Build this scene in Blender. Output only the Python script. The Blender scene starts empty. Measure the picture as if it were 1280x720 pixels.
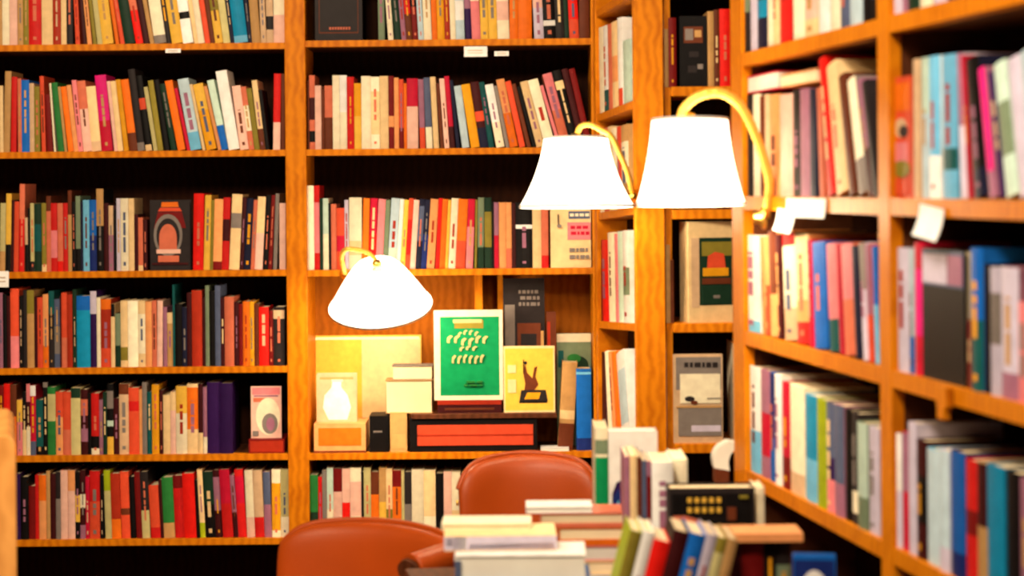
import bpy, bmesh, math, random
from mathutils import Vector, Matrix
R = math.radians
random.seed(7)
C = bpy.context.scene.collection
SC = bpy.context.scene

# ------------------------------------------------------------------ camera, world, light, exposure
F = 2489.0            # focal length in pixels of the 1280 px wide frame (70 mm)
CX, CY = 640.0, 233.0 # principal point
ZC = 1.55             # eye height
ROLL = 0.0090
cam = bpy.data.cameras.new('camera'); co = bpy.data.objects.new('camera', cam); C.objects.link(co)
cam.lens = 70.0; cam.sensor_width = 36.0
cam.shift_y = -(360 - CY) / 1280
co.location = (0, 0, ZC); co.rotation_euler = (R(90), 0, 0)
co.rotation_euler = (Matrix.Rotation(R(90), 3, 'X') @ Matrix.Rotation(-ROLL, 3, 'Z')).to_euler()
cam.clip_start = 0.05
cam.dof.use_dof = True; cam.dof.focus_distance = 8.0; cam.dof.aperture_fstop = 4.6
SC.camera = co

w = bpy.data.worlds.new('world'); SC.world = w; w.use_nodes = True
w.node_tree.nodes['Background'].inputs[0].default_value = (1.0, 0.78, 0.58, 1)
w.node_tree.nodes['Background'].inputs[1].default_value = 0.03

def area(name, loc, target, size, power, col):
    l = bpy.data.lights.new(name, 'AREA'); l.shape = 'DISK'; l.size = size; l.energy = power; l.color = col
    o = bpy.data.objects.new(name, l); C.objects.link(o); o.location = loc
    o.rotation_euler = (Vector(target) - Vector(loc)).to_track_quat('-Z', 'Y').to_euler()
    return o
area('overhead_front_light', (-1.7, 2.5, 3.25), (-0.3, 5.5, 1.1), 0.6, 165, (1.0, 0.76, 0.50))  # unseen overhead area light for the front illumination, no fitting built
area('overhead_front_light', (-0.5, 1.5, 3.35), (-0.3, 5.5, 0.9), 0.6, 190, (1.0, 0.78, 0.50))  # second unseen overhead light, closer to the camera
area('cool_overhead_fill', (-0.55, 2.1, 3.35), (0.6, 3.3, 1.1), 0.7, 42, (0.88, 0.92, 1.0))  # added cool fill aimed at the right bookcase, source unseen

SC.view_settings.view_transform = 'Standard'
SC.view_settings.look = 'None'
SC.view_settings.exposure = -0.95
SC.view_settings.gamma = 1.0
SC.view_settings.use_curve_mapping = False

# ------------------------------------------------------------------ helpers: pixels to places
def deroll(px, py):
    dx, dy = px - CX, py - CY
    return dx - ROLL * dy, dy + ROLL * dx
def at(px, py, D):
    dx, dy = deroll(px, py)
    return Vector((dx / F * D, D, ZC - dy / F * D))

class Line:
    """a straight shelf front seen in plan: origin, direction u along it, v into the bookcase"""
    def __init__(s, x0, y0, x1, y1):
        s.o = Vector((x0, y0)); s.u = (Vector((x1, y1)) - s.o).normalized(); s.v = Vector((-s.u.y, s.u.x))
        s.rz = math.atan2(s.u.y, s.u.x); s.len = (Vector((x1, y1)) - s.o).length
    def t(s, px, py, inset=0.0):
        dx, _ = deroll(px, py); o = s.o + s.v * inset
        return (dx * o.y - F * o.x) / (F * s.u.x - dx * s.u.y)
    def pt(s, t, inset=0.0, z=0.0):
        p = s.o + s.u * t + s.v * inset
        return Vector((p.x, p.y, z))
    def z(s, px, py, t, inset=0.0):
        _, dy = deroll(px, py); return ZC - dy / F * s.pt(t, inset).y

# ------------------------------------------------------------------ materials
def lin(c): return tuple(((v / 255) / 12.92 if v / 255 <= .04045 else ((v / 255 + .055) / 1.055) ** 2.4) for v in c)
PAL = {
 'ivory': (250, 232, 200), 'cream': (240, 205, 150), 'tan': (196, 150, 92), 'beige': (214, 178, 140), 'white': (246, 242, 236),
 'pale_pink': (242, 190, 172), 'pink': (232, 128, 134), 'salmon': (216, 112, 82), 'coral': (222, 78, 46), 'red': (205, 26, 24),
 'bright_red': (232, 24, 14), 'crimson': (196, 14, 52), 'dark_red': (118, 12, 12), 'maroon': (62, 10, 14), 'brown': (104, 48, 24),
 'brick_red': (168, 44, 20), 'orange': (236, 112, 18), 'peach': (240, 160, 98), 'yellow': (240, 188, 70), 'mustard': (232, 160, 20),
 'olive': (140, 126, 44), 'pale_green': (198, 188, 128), 'lime': (168, 184, 20), 'green': (40, 122, 54), 'dark_green': (20, 50, 34),
 'grey_green': (120, 138, 110), 'teal': (10, 84, 84), 'turquoise': (8, 140, 186), 'blue': (14, 96, 186), 'dark_blue': (20, 40, 110), 'navy': (22, 24, 52),
 'sky_blue': (110, 186, 226), 'pale_blue': (190, 214, 226), 'mint': (196, 222, 206), 'lavender': (206, 196, 218), 'mauve': (160, 104, 130),
 'purple': (44, 10, 74), 'slate': (84, 94, 124), 'grey': (130, 120, 114), 'dark_grey': (40, 33, 34), 'black': (9, 5, 6),
 'magenta': (226, 24, 124), 'emerald': (0, 140, 82), 'page': (238, 218, 178), 'page_white': (250, 240, 226),
}
MATS = {}
def mat(name, rough=0.5):
    if name in MATS: return MATS[name]
    m = bpy.data.materials.new(name); m.use_nodes = True; nt = m.node_tree; b = nt.nodes['Principled BSDF']
    c = lin(PAL[name])
    tc = nt.nodes.new('ShaderNodeTexCoord'); oi = nt.nodes.new('ShaderNodeObjectInfo')
    add = nt.nodes.new('ShaderNodeVectorMath'); add.operation = 'ADD'
    sc = nt.nodes.new('ShaderNodeVectorMath'); sc.operation = 'SCALE'; sc.inputs[3].default_value = 9.0
    cmb = nt.nodes.new('ShaderNodeCombineXYZ')
    for i in range(3): nt.links.new(oi.outputs['Random'], cmb.inputs[i])
    nt.links.new(cmb.outputs[0], sc.inputs[0]); nt.links.new(tc.outputs['Object'], add.inputs[0]); nt.links.new(sc.outputs[0], add.inputs[1])
    n = nt.nodes.new('ShaderNodeTexNoise'); n.inputs['Scale'].default_value = 45; n.inputs['Detail'].default_value = 3
    nt.links.new(add.outputs[0], n.inputs['Vector'])
    if name.startswith('page'):
        n.inputs['Scale'].default_value = 12
        wv = nt.nodes.new('ShaderNodeTexWave'); wv.inputs['Scale'].default_value = 160; wv.inputs['Distortion'].default_value = 1.0
        nt.links.new(tc.outputs['Object'], wv.inputs['Vector'])
    mx = nt.nodes.new('ShaderNodeMix'); mx.data_type = 'RGBA'
    mx.inputs[6].default_value = (*[v * .74 for v in c], 1); mx.inputs[7].default_value = (*[min(1, v * 1.16 + .004) for v in c], 1)
    nt.links.new(n.outputs[0], mx.inputs[0]); nt.links.new(mx.outputs[2], b.inputs['Base Color'])
    hv = nt.nodes.new('ShaderNodeHueSaturation'); mr = nt.nodes.new('ShaderNodeMapRange'); mr.inputs[3].default_value = .72; mr.inputs[4].default_value = 1.08
    nt.links.new(oi.outputs['Random'], mr.inputs[0]); nt.links.new(mr.outputs[0], hv.inputs['Value']); nt.links.new(mx.outputs[2], hv.inputs['Color']); nt.links.new(hv.outputs[0], b.inputs['Base Color'])
    b.inputs['Roughness'].default_value = 0.8 if name.startswith('page') else rough
    b.inputs['Specular IOR Level'].default_value = 0.12
    MATS[name] = m; return m

def wood(name, c1, c2, rough=.42, scale=6.0):
    m = bpy.data.materials.new(name); m.use_nodes = True; nt = m.node_tree; b = nt.nodes['Principled BSDF']
    tc = nt.nodes.new('ShaderNodeTexCoord'); mp = nt.nodes.new('ShaderNodeMapping')
    mp.inputs['Scale'].default_value = (scale, scale, scale)
    n = nt.nodes.new('ShaderNodeTexNoise'); n.inputs['Scale'].default_value = 1.3; n.inputs['Detail'].default_value = 6; n.inputs['Distortion'].default_value = 1.5
    wv = nt.nodes.new('ShaderNodeTexWave'); wv.inputs['Scale'].default_value = 2.2; wv.inputs['Distortion'].default_value = 7; wv.inputs['Detail'].default_value = 3
    nt.links.new(tc.outputs['Object'], mp.inputs[0]); nt.links.new(mp.outputs[0], n.inputs['Vector']); nt.links.new(mp.outputs[0], wv.inputs['Vector'])
    a = nt.nodes.new('ShaderNodeMath'); a.operation = 'MULTIPLY_ADD'; a.inputs[1].default_value = .4
    nt.links.new(wv.outputs['Fac'], a.inputs[0]); nt.links.new(n.outputs[0], a.inputs[2])
    r = nt.nodes.new('ShaderNodeValToRGB'); r.color_ramp.elements[0].color = (*c1, 1); r.color_ramp.elements[1].color = (*c2, 1)
    r.color_ramp.elements[0].position = .3; r.color_ramp.elements[1].position = .9
    nt.links.new(a.outputs[0], r.inputs[0]); nt.links.new(r.outputs[0], b.inputs['Base Color'])
    b.inputs['Roughness'].default_value = rough; b.inputs['Specular IOR Level'].default_value = 0.05 if rough > .65 else .09
    return m
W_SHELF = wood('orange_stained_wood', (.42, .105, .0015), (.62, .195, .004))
W_BACK_SHADED = wood('shaded_back_board', (.012, .003, .0015), (.022, .006, .002), .7)  # near black: the shade behind the books is put into the colour
W_BACK_LIT = wood('lamplit_back_board', (.22, .055, .003), (.34, .095, .006), .7)  # lit copy of the back board, for the niche under the lamp
W_DARK = wood('dark_wood_and_case_shade', (.05, .015, .006), (.10, .03, .012), .5)  # dark furniture wood; also stands in for shade inside the bookcases
W_PALE = wood('honey_wood', (.62, .26, .06), (.82, .38, .10), .4, 4)

def simple(name, c, rough=.5, metal=0.0, noise=None, bump=0.0, coat=0.0):
    m = bpy.data.materials.new(name); m.use_nodes = True; nt = m.node_tree; b = nt.nodes['Principled BSDF']
    tc = nt.nodes.new('ShaderNodeTexCoord'); n = nt.nodes.new('ShaderNodeTexNoise'); n.inputs['Scale'].default_value = noise or 20; n.inputs['Detail'].default_value = 4
    nt.links.new(tc.outputs['Object'], n.inputs['Vector'])
    mx = nt.nodes.new('ShaderNodeMix'); mx.data_type = 'RGBA'
    mx.inputs[6].default_value = (*[v * .72 for v in c], 1); mx.inputs[7].default_value = (*[min(1, v * 1.2) for v in c], 1)
    nt.links.new(n.outputs[0], mx.inputs[0]); nt.links.new(mx.outputs[2], b.inputs['Base Color'])
    b.inputs['Specular IOR Level'].default_value = .3; b.inputs['Roughness'].default_value = rough; b.inputs['Metallic'].default_value = metal; b.inputs['Coat Weight'].default_value = coat
    if bump:
        bp = nt.nodes.new('ShaderNodeBump'); bp.inputs['Strength'].default_value = bump; bp.inputs['Distance'].default_value = .001
        n2 = nt.nodes.new('ShaderNodeTexVoronoi'); n2.inputs['Scale'].default_value = 260
        nt.links.new(tc.outputs['Object'], n2.inputs['Vector']); nt.links.new(n2.outputs[0], bp.inputs['Height']); nt.links.new(bp.outputs[0], b.inputs['Normal'])
    return m
LEATHER = simple('chestnut_leather', (.36, .052, .003), .42, 0, 5, .2, 0)
BRASS = simple('polished_brass', (.95, .55, .12), .28, 1.0, 14)
BRASS_SATIN = simple('honey_lacquered_brass', (.92, .50, .08), .38, .35, 14)
CARD = simple('white_card', (.93, .90, .86), .6)
FLOORM = wood('floor_boards', (.10, .04, .015), (.17, .07, .03), .4, 3)
PLASTER = simple('warm_plaster', (.42, .30, .20), .9)
def emitter(name, col, s):
    m = bpy.data.materials.new(name); m.use_nodes = True; nt = m.node_tree; b = nt.nodes['Principled BSDF']
    b.inputs['Base Color'].default_value = (.95, .9, .82, 1); b.inputs['Roughness'].default_value = .6
    b.inputs['Emission Color'].default_value = (*col, 1); b.inputs['Emission Strength'].default_value = s
    return m
SHADE_GLOW = emitter('glowing_fabric_shade', (1.0, .80, .54), 11.0)
BULB_GLOW = emitter('lit_bulb', (1.0, .85, .6), 40)

# ------------------------------------------------------------------ mesh building
class MB:
    def __init__(s): s.v = []; s.f = []; s.m = []; s.mats = []; s.smooth = []
    def mi(s, m):
        if isinstance(m, str): m = mat(m)
        if m not in s.mats: s.mats.append(m)
        return s.mats.index(m)
    def poly(s, pts, m, sm=False):
        b = len(s.v); s.v += [tuple(p) for p in pts]; s.f.append(tuple(range(b, b + len(pts)))); s.m.append(s.mi(m)); s.smooth.append(sm)
    def box(s, x0, x1, y0, y1, z0, z1, m, M=None):
        P = [Vector(p) for p in ((x0,y0,z0),(x1,y0,z0),(x1,y1,z0),(x0,y1,z0),(x0,y0,z1),(x1,y0,z1),(x1,y1,z1),(x0,y1,z1))]
        if M: P = [M @ p for p in P]
        b = len(s.v); s.v += [tuple(p) for p in P]; k = s.mi(m)
        for q in ((0,3,2,1),(4,5,6,7),(0,1,5,4),(1,2,6,5),(2,3,7,6),(3,0,4,7)):
            s.f.append(tuple(b + i for i in q)); s.m.append(k); s.smooth.append(False)
    def prism(s, pts, vec, m):
        """closed prism: polygon pts (CCW seen from -vec side) pushed along vec"""
        n = len(pts); b = len(s.v); vec = Vector(vec); k = s.mi(m)
        s.v += [tuple(Vector(p)) for p in pts] + [tuple(Vector(p) + vec) for p in pts]
        s.f.append(tuple(b + i for i in range(n))); s.f.append(tuple(b + n + i for i in reversed(range(n))))
        s.m += [k, k]; s.smooth += [False, False]
        for i in range(n):
            j = (i + 1) % n; s.f.append((b + i, b + n + i, b + n + j, b + j)); s.m.append(k); s.smooth.append(False)
    def tube(s, pts, r, m, seg=12, cap=True):
        pts = [Vector(p) for p in pts]; rs = r if isinstance(r, (list, tuple)) else [r] * len(pts)
        b = len(s.v); k = s.mi(m); N = None
        for i, p in enumerate(pts):
            T = (pts[min(i+1, len(pts)-1)] - pts[max(i-1, 0)]).normalized()
            if N is None: N = T.orthogonal().normalized()
            N = (N - T * N.dot(T)).normalized(); B = T.cross(N)
            for j in range(seg):
                a = 2*math.pi*j/seg; s.v.append(tuple(p + (N*math.cos(a) + B*math.sin(a)) * rs[i]))
        for i in range(len(pts)-1):
            for j in range(seg):
                j2 = (j+1) % seg; s.f.append((b+i*seg+j, b+i*seg+j2, b+(i+1)*seg+j2, b+(i+1)*seg+j)); s.m.append(k); s.smooth.append(True)
        if cap:
            s.f.append(tuple(b + j for j in reversed(range(seg)))); s.m.append(k); s.smooth.append(False)
            e = b + (len(pts)-1)*seg; s.f.append(tuple(e + j for j in range(seg))); s.m.append(k); s.smooth.append(False)
    def lathe(s, prof, m, seg=40, M=None):
        b = len(s.v); k = s.mi(m)
        for (r, z) in prof:
            for j in range(seg):
                a = 2*math.pi*j/seg; p = Vector((r*math.cos(a), r*math.sin(a), z)); s.v.append(tuple(M @ p if M else p))
        for i in range(len(prof)-1):
            for j in range(seg):
                j2 = (j+1) % seg; s.f.append((b+i*seg+j, b+i*seg+j2, b+(i+1)*seg+j2, b+(i+1)*seg+j)); s.m.append(k); s.smooth.append(True)
    def build(s, name, parent=None, bevel=0.0, fix=False):
        me = bpy.data.meshes.new(name); me.from_pydata(s.v, [], s.f)
        for m in s.mats: me.materials.append(m)
        me.polygons.foreach_set('material_index', s.m); me.polygons.foreach_set('use_smooth', s.smooth)
        if fix:
            bm = bmesh.new(); bm.from_mesh(me); bmesh.ops.recalc_face_normals(bm, faces=bm.faces); bm.to_mesh(me); bm.free()
        me.update()
        o = bpy.data.objects.new(name, me); C.objects.link(o)
        if parent: o.parent = parent
        if bevel:
            md = o.modifiers.new('bevel', 'BEVEL'); md.width = bevel; md.segments = 2; md.limit_method = 'ANGLE'
        return o
def tag(o, label, cat, group=None, kind=None):
    if label: o['label'] = label
    if cat: o['category'] = cat
    if group: o['group'] = group
    if kind: o['kind'] = kind
    return o
def empty(name, loc, rz=0.0, label=None, cat=None, group=None):
    o = bpy.data.objects.new(name, None); C.objects.link(o); o.location = loc; o.rotation_euler = (0, 0, rz); o.empty_display_size = .05
    return tag(o, label, cat, group)

# ------------------------------------------------------------------ colours with bands: "red+cream@0-.2"
def parse_col(c):
    parts = c.split('+'); bands = []
    for p in parts[1:]:
        n, r = p.split('@'); a, b = r.split('-'); bands.append((n, float(a), float(b)))
    return parts[0], bands
DARKS = {'black','maroon','dark_red','brown','navy','dark_green','dark_grey','purple','teal','dark_blue','green','blue','crimson','brick_red','red','slate','bright_red','turquoise','magenta'}
def spine_book(wd, h, d, colour, bulge=.10, marks=True):
    """upright book, spine in the plane y=0 facing -y, standing on z=0, centred on x"""
    base, bands = parse_col(colour); mb = MB(); c = min(.0018, wd * .16); hw = wd / 2
    mb.box(-hw, -hw + c, .0004, d, 0, h, base); mb.box(hw - c, hw, .0004, d, 0, h, base)
    pg = 'page'
    mb.box(-hw + c, hw - c, c, d - .004, .0015, h - .0025, pg)
    cuts = sorted({0.0, 1.0, *[b[1] for b in bands], *[b[2] for b in bands]}); bl = min(bulge * wd, .004)
    n = 5
    xs = [-hw + wd * i / n for i in range(n + 1)]; ys = [-bl * (1 - (2 * i / n - 1) ** 2) for i in range(n + 1)]
    for a, b in zip(cuts[:-1], cuts[1:]):
        cc = base
        for nm, p, q in bands:
            if (a + b) / 2 > p and (a + b) / 2 < q: cc = nm
        for i in range(n):
            mb.poly([(xs[i], ys[i], a*h), (xs[i+1], ys[i+1], a*h), (xs[i+1], ys[i+1], b*h), (xs[i], ys[i], b*h)], cc, True)
    for zz, flip in ((h, 0), (0, 1)):
        P = [(x, y, zz) for x, y in zip(xs, ys)] + [(hw, c, zz), (-hw, c, zz)]
        mb.poly(P[::-1] if flip else P, base)
    if marks and wd > .010 and random.random() < .42:
        ink = random.choice(['tan', 'grey', 'beige', 'mauve', 'mustard', 'salmon', 'cream']) if base in DARKS else random.choice(['grey', 'brown', 'salmon', 'tan', 'slate', 'brick_red', 'mauve'])
        z = random.uniform(.25, .4) * h; zend = random.uniform(.6, .88) * h; hw2 = wd * random.uniform(.10, .18); e = -bl - .0004
        while z < zend:
            L = random.uniform(.012, .045); mb.box(-hw2, hw2, e, e + .0004, z, min(z + L, zend), ink); z += L + random.uniform(.003, .008)
        if random.random() < .6: mb.box(-hw2, hw2, e, e + .0004, .07*h, .07*h + random.uniform(.006, .012), ink)
    return mb
def face_book(wd, h, d, cover, marks=(), page='page', lean=0.0, spine=None):
    """upright book whose front cover is the plane y=0 facing -y; marks are (kind, data, colour) in 0..1 of the cover"""
    mb = MB(); c = .0025; hw = wd / 2
    mb.box(-hw, hw, 0, c, 0, h, cover); mb.box(-hw, hw, d - c, d, 0, h, cover); mb.box(-hw, -hw + c, c, d - c, 0, h, spine or cover)
    e = .0
    for k in marks:
        kind, data, col = k; e -= .00035
        if kind == 'r':
            a, b2, a2, b3 = data; mb.box((a - .5) * wd, (a2 - .5) * wd, e, .0005, b2 * h, b3 * h, col)
        elif kind == 'p':
            mb.prism([((a - .5) * wd, e, b * h) for a, b in data], (0, -e + .0005, 0), col)
        elif kind == 'o':
            cx, cy, rx, ry = data
            mb.prism([((cx + rx*math.cos(t*math.pi/12) - .5) * wd, e, (cy + ry*math.sin(t*math.pi/12)) * h) for t in range(24)], (0, -e + .0005, 0), col)
    pm = MB(); pm.box(-hw + c, hw - .004, c, d - c, .003, h - .004, page)
    return mb, pm
def lines(x0, x1, y0, y1, n, col, seed=1):
    """rows of short strokes standing in for small illegible print"""
    rr = random.Random(seed); out = []
    for i in range(n):
        a = y1 - (y1 - y0) * (i + .2) / n; b = a - (y1 - y0) * .55 / n; x = x0 + rr.uniform(0, .06)
        while x < x1 - .02:
            L = rr.uniform(.05, .14); out.append(('r', (x, b, min(x + L, x1), a), col)); x += L + .03
    return out

# ------------------------------------------------------------------ rows of books
BOOKS = []     # (object, row name, index, base colour, bands, width, height ratio, lean)
def row(line, ybase_px, px0, data, where, zshelf, inset=.014, depth=.14, end_px=None, tilt=0.0, group=None, hmax=.30):
    items = []; x0 = px0
    for tok in data.split(';'):
        tok = tok.strip()
        if not tok: continue
        f = tok.split(); x1 = float(f[0])
        if f[1] == 'gap': x0 = x1; continue
        top = float(f[1]); col = f[2]; lean = float(f[3]) if len(f) > 3 else 0.0
        ta, tb = line.t(x0, ybase_px, inset), line.t(x1, ybase_px, inset)
        Y = line.pt((ta + tb) / 2, inset).y
        xm = (x0 + x1) / 2
        ztop = line.z(xm, top, (ta + tb) / 2, inset)
        h = min(max(ztop - zshelf(( ta + tb) / 2), .09), hmax)
        l = (line.t(x1 + lean, ybase_px, inset) - tb) / h if lean else 0.0
        items.append([ta, tb, h, l, col]); x0 = x1
    tstart = line.t(px0, ybase_px, inset) - .002
    tend = line.t(end_px, ybase_px, inset) if end_px else items[-1][1] + .05
    eps = .0006
    prev = None
    for it in items:
        if prev is None:
            it[3] = max(it[3], -(it[0] - tstart) / it[2])
        else:
            hm = min(prev[2], it[2]); g = it[0] - prev[1]
            need = (prev[3] - it[3]) * hm
            if need > g:
                give = min(need - g, (it[1] - it[0]) * .38)
                it[0] += give; g += give
                if need > g: it[3] = prev[3] - g / hm
        prev = it
    nxt = None
    for it in reversed(items):
        if nxt is None: it[3] = min(it[3], max(0, (tend - it[1])) / it[2])
        else:
            hm = min(nxt[2], it[2]); g = nxt[0] - it[1]; it[3] = min(it[3], nxt[3] + g / hm)
        nxt = it
    n = len(items)
    for i, (ta, tb, h, l, col) in enumerate(items):
        th = math.atan(l); wd = (tb - ta - eps) * math.cos(th)
        if wd < .0025: wd = .0025
        d = min(depth, h * .72) * random.uniform(.93, 1.0); jit = random.uniform(0, .005)
        mb = spine_book(wd, h, d, col, marks=True)
        o = mb.build('book')
        # pivot on the lower corner it leans on
        sgn = -1 if th <= 0 else 1
        piv = Vector((sgn * wd / 2, 0, 0))
        tp = ta + eps/2 if sgn < 0 else tb - eps/2
        zz = zshelf(tp)
        M = (Matrix.Translation(line.pt(tp, inset + jit, zz)) @ Matrix.Rotation(line.rz, 4, 'Z') @ Matrix.Rotation(tilt, 4, 'Y')
             @ Matrix.Rotation(th, 4, 'Y') @ Matrix.Translation(-piv))
        o.matrix_world = M
        b, bands = parse_col(col)
        BOOKS.append(dict(o=o, row=where, i=i, col=b, bands=bands, w=wd, h=h, l=l, group=group or ('books on ' + where)))
    return items

# ==================================================================== STRUCTURE
DB = 5.53                                                   # distance of the wall bookcase's front
WALL = Line(-2.0, DB, 0.235, DB)
fl = MB(); fl.box(-3.2, 2.2, -.6, 6.2, -.05, 0, FLOORM); tag(fl.build('floor'), None, None, kind='structure')
wb = MB(); wb.box(-3.2, 2.2, 6.02, 6.12, 0, 3.1, PLASTER); tag(wb.build('wall_back'), None, None, kind='structure')
wr = MB(); wr.box(1.55, 1.65, -.6, 6.02, 0, 3.1, PLASTER); tag(wr.build('wall_right'), None, None, kind='structure')

# ------------------------------------------------------------------ wall bookcase
ST = .0175                                                    # board thickness
def zt(y): return ZC - (deroll(360, y)[1]) / F * DB          # top of a shelf whose front top edge is at pixel row y (at x=360)
ZL = {1: zt(53), 2: zt(187), 3: zt(337), 4: zt(457.5), 5: zt(567), 6: zt(672.5)}
ZR = {1: zt(51), 2: zt(187), 3: zt(338), 5: zt(567.5), 6: zt(672.5)}
X = lambda px: (px - 640 - ROLL * 100) / F * DB
XL0, XP0, XP1, XR1 = X(-95), X(358), X(384), X(741)
case = empty('bookcase', (X(371), DB, 0), 0, 'orange wooden wall bookcase of two wide bays filling the back wall', 'bookcase')
def part(mb, name, parent, label=None, bevel=0.0, rz=0.0):
    o = mb.build(name, parent, bevel); o.matrix_parent_inverse = Matrix.Identity(4)
    if label: o['label'] = label
    M = Matrix.Translation(parent.location) @ parent.rotation_euler.to_matrix().to_4x4()
    Mo = Matrix.Rotation(rz - parent.rotation_euler.z, 4, 'Z'); o.matrix_local = Mo
    o.data.transform((M @ Mo).inverted()); return o
DEP = .235
TOPZ = 2.42
for name, a, b in (('upright', XL0 - .03, XL0), ('upright', XP0, XP1), ('upright', XR1, XR1 + .012)):
    m = MB(); m.box(a, b, DB, DB + DEP, 0, TOPZ, W_SHELF); part(m, name, case, bevel=.002)
for k, z in ZL.items():
    m = MB(); m.box(XL0, XP0, DB + .001, DB + .03, z - ST, z, W_SHELF); m.box(XL0, XP0, DB + .03, DB + DEP - .012, z - ST, z, W_DARK); part(m, 'shelf', case)  # orange lip; board behind it coloured dark as shelf shade
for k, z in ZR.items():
    m = MB(); m.box(XP1, XR1, DB + .001, DB + .03, z - ST, z, W_SHELF); m.box(XP1, XR1, DB + .03, DB + DEP - .012, z - ST, z, W_DARK); part(m, 'shelf', case)  # same split: shade under the shelf painted as dark board
for a, b in ((XL0, XP0), (XP1, XR1)):
    m = MB(); m.box(a, b, DB + .001, DB + DEP - .012, .08, .11, W_SHELF); part(m, 'shelf', case, bevel=.002)
    m = MB(); m.box(a, b, DB + .001, DB + DEP - .012, 2.16, 2.183, W_SHELF); part(m, 'shelf', case, bevel=.002)
m = MB(); m.box(XL0 - .03, XR1 + .012, DB, DB + DEP, TOPZ, TOPZ + .03, W_SHELF); part(m, 'top_board', case, bevel=.002)
m = MB(); m.box(XL0, XP0, DB + DEP - .011, DB + DEP, 0.08, TOPZ, W_BACK_SHADED); part(m, 'back_panel', case)
m = MB(); m.box(XP1, XR1, DB + DEP - .011, DB + DEP, ZR[3] - ST, TOPZ, W_BACK_SHADED); m.box(XP1, XR1, DB + DEP - .011, DB + DEP, 0.08, ZR[5] - ST, W_BACK_SHADED); part(m, 'back_panel', case)
m = MB(); m.box(XP1, XR1, DB + DEP - .011, DB + DEP, ZR[5] - ST, ZR[3] - ST, W_BACK_LIT); part(m, 'back_panel', case, 'back board of the display niche in lamplit orange brown')
m = MB(); m.box(X(592), X(602), DB + .12, DB + DEP - .012, ZR[5] + .0, ZR[3] - ST, W_SHELF); part(m, 'divider', case)
m = MB(); m.box(X(621), X(628), DB + .17, DB + DEP - .012, ZR[5] + .0, ZR[3] - ST, W_SHELF); part(m, 'divider', case)

# ------------------------------------------------------------------ corner bookcase: short side bay and front bay
DF = 5.04
NAR = Line(.2335, 5.50, .316, 5.045)
FAC = Line(.385, DF, 1.0, DF)
corner = empty('bookcase', (.345, DF, 0), 0, 'narrow orange wooden corner bookcase standing between wall bookcase and right bookcase', 'bookcase')
SLOPE = .050                                             # its side shelves climb a little towards the room
NZ = []
def nar_z(z0):                                           # shelf top height along the side bay
    return lambda t: z0 + SLOPE * (t - .24)
zn = lambda px, y: NAR.z(px, y, NAR.t(px, y))
narrow_tops = {'0': 1.83, 'A': 0, 'B': 0, 'C': 0, 'D': 0}
for k, y in (('0', -2), ('A', 134), ('B', 262), ('C', 402), ('D', 553)):
    narrow_tops[k] = zn(769, y)
Lm = lambda line, t, ins, z: line.pt(t, ins, z)
def slab(line, t0, t1, i0, i1, z0a, z0b, th, m, mb=None):
    mb = mb or MB()
    P = [line.pt(t0, i0, z0a - th), line.pt(t1, i0, z0b - th), line.pt(t1, i1, z0b - th), line.pt(t0, i1, z0a - th),
         line.pt(t0, i0, z0a), line.pt(t1, i0, z0b), line.pt(t1, i1, z0b), line.pt(t0, i1, z0a)]
    b = len(mb.v); mb.v += [tuple(p) for p in P]; k = mb.mi(m)
    for q in ((0,3,2,1),(4,5,6,7),(0,1,5,4),(1,2,6,5),(2,3,7,6),(3,0,4,7)):
        mb.f.append(tuple(b + i for i in q)); mb.m.append(k); mb.smooth.append(False)
    return mb
NL = NAR.len
NI = .082
part(slab(NAR, -.006, .018, -.004, NI, TOPZ - .05, TOPZ - .05, TOPZ - .05, W_SHELF), 'upright', corner, bevel=.002, rz=NAR.rz)
mm = MB(); mm.prism([NAR.pt(NL - .020, -.004, 0), NAR.pt(NL + .004, -.004, 0), (FAC.o.x, DF - .002, 0), (FAC.o.x, DF + .02, 0), (NAR.pt(NL-.02, .05, 0).x, NAR.pt(NL-.02, .05, 0).y, 0)][::-1], (0, 0, TOPZ - .05), W_SHELF)
part(mm, 'upright', corner, bevel=.0015)
for k, z in narrow_tops.items():
    part(slab(NAR, .0185, NL - .0205, 0, NI, z + SLOPE * (.0185 - .24), z + SLOPE * (NL - .0205 - .24), .020, W_SHELF), 'shelf', corner, bevel=.0015, rz=NAR.rz)
part(slab(NAR, .0185, NL - .0205, NI, NI + .010, TOPZ - .05, TOPZ - .05, TOPZ - .05, W_BACK_SHADED), 'back_panel', corner, rz=NAR.rz)
zf = lambda y: ZC - (deroll(872, y)[1]) / F * DF
FZ = {'A': zf(108), 'B': zf(262), 'C': zf(404), 'D': zf(555)}
for z in [*FZ.values(), zf(-30), .5, .1]:
    m = MB(); m.box(FAC.o.x + .0205, 1.15, DF + .002, DF + .24, z - .024, z, W_SHELF); part(m, 'shelf', corner, bevel=.002)
m = MB(); m.box(FAC.o.x + .004, FAC.o.x + .02, DF + .0205, DF + .25, 0, TOPZ - .05, W_SHELF); part(m, 'side_panel', corner)
m = MB(); m.box(FAC.o.x + .0205, 1.15, DF + .241, DF + .25, 0, TOPZ - .05, W_BACK_SHADED); part(m, 'back_panel', corner)
m = MB(); m.box(1.151, 1.175, DF, DF + .25, 0, TOPZ - .05, W_SHELF); part(m, 'side_panel', corner)

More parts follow.
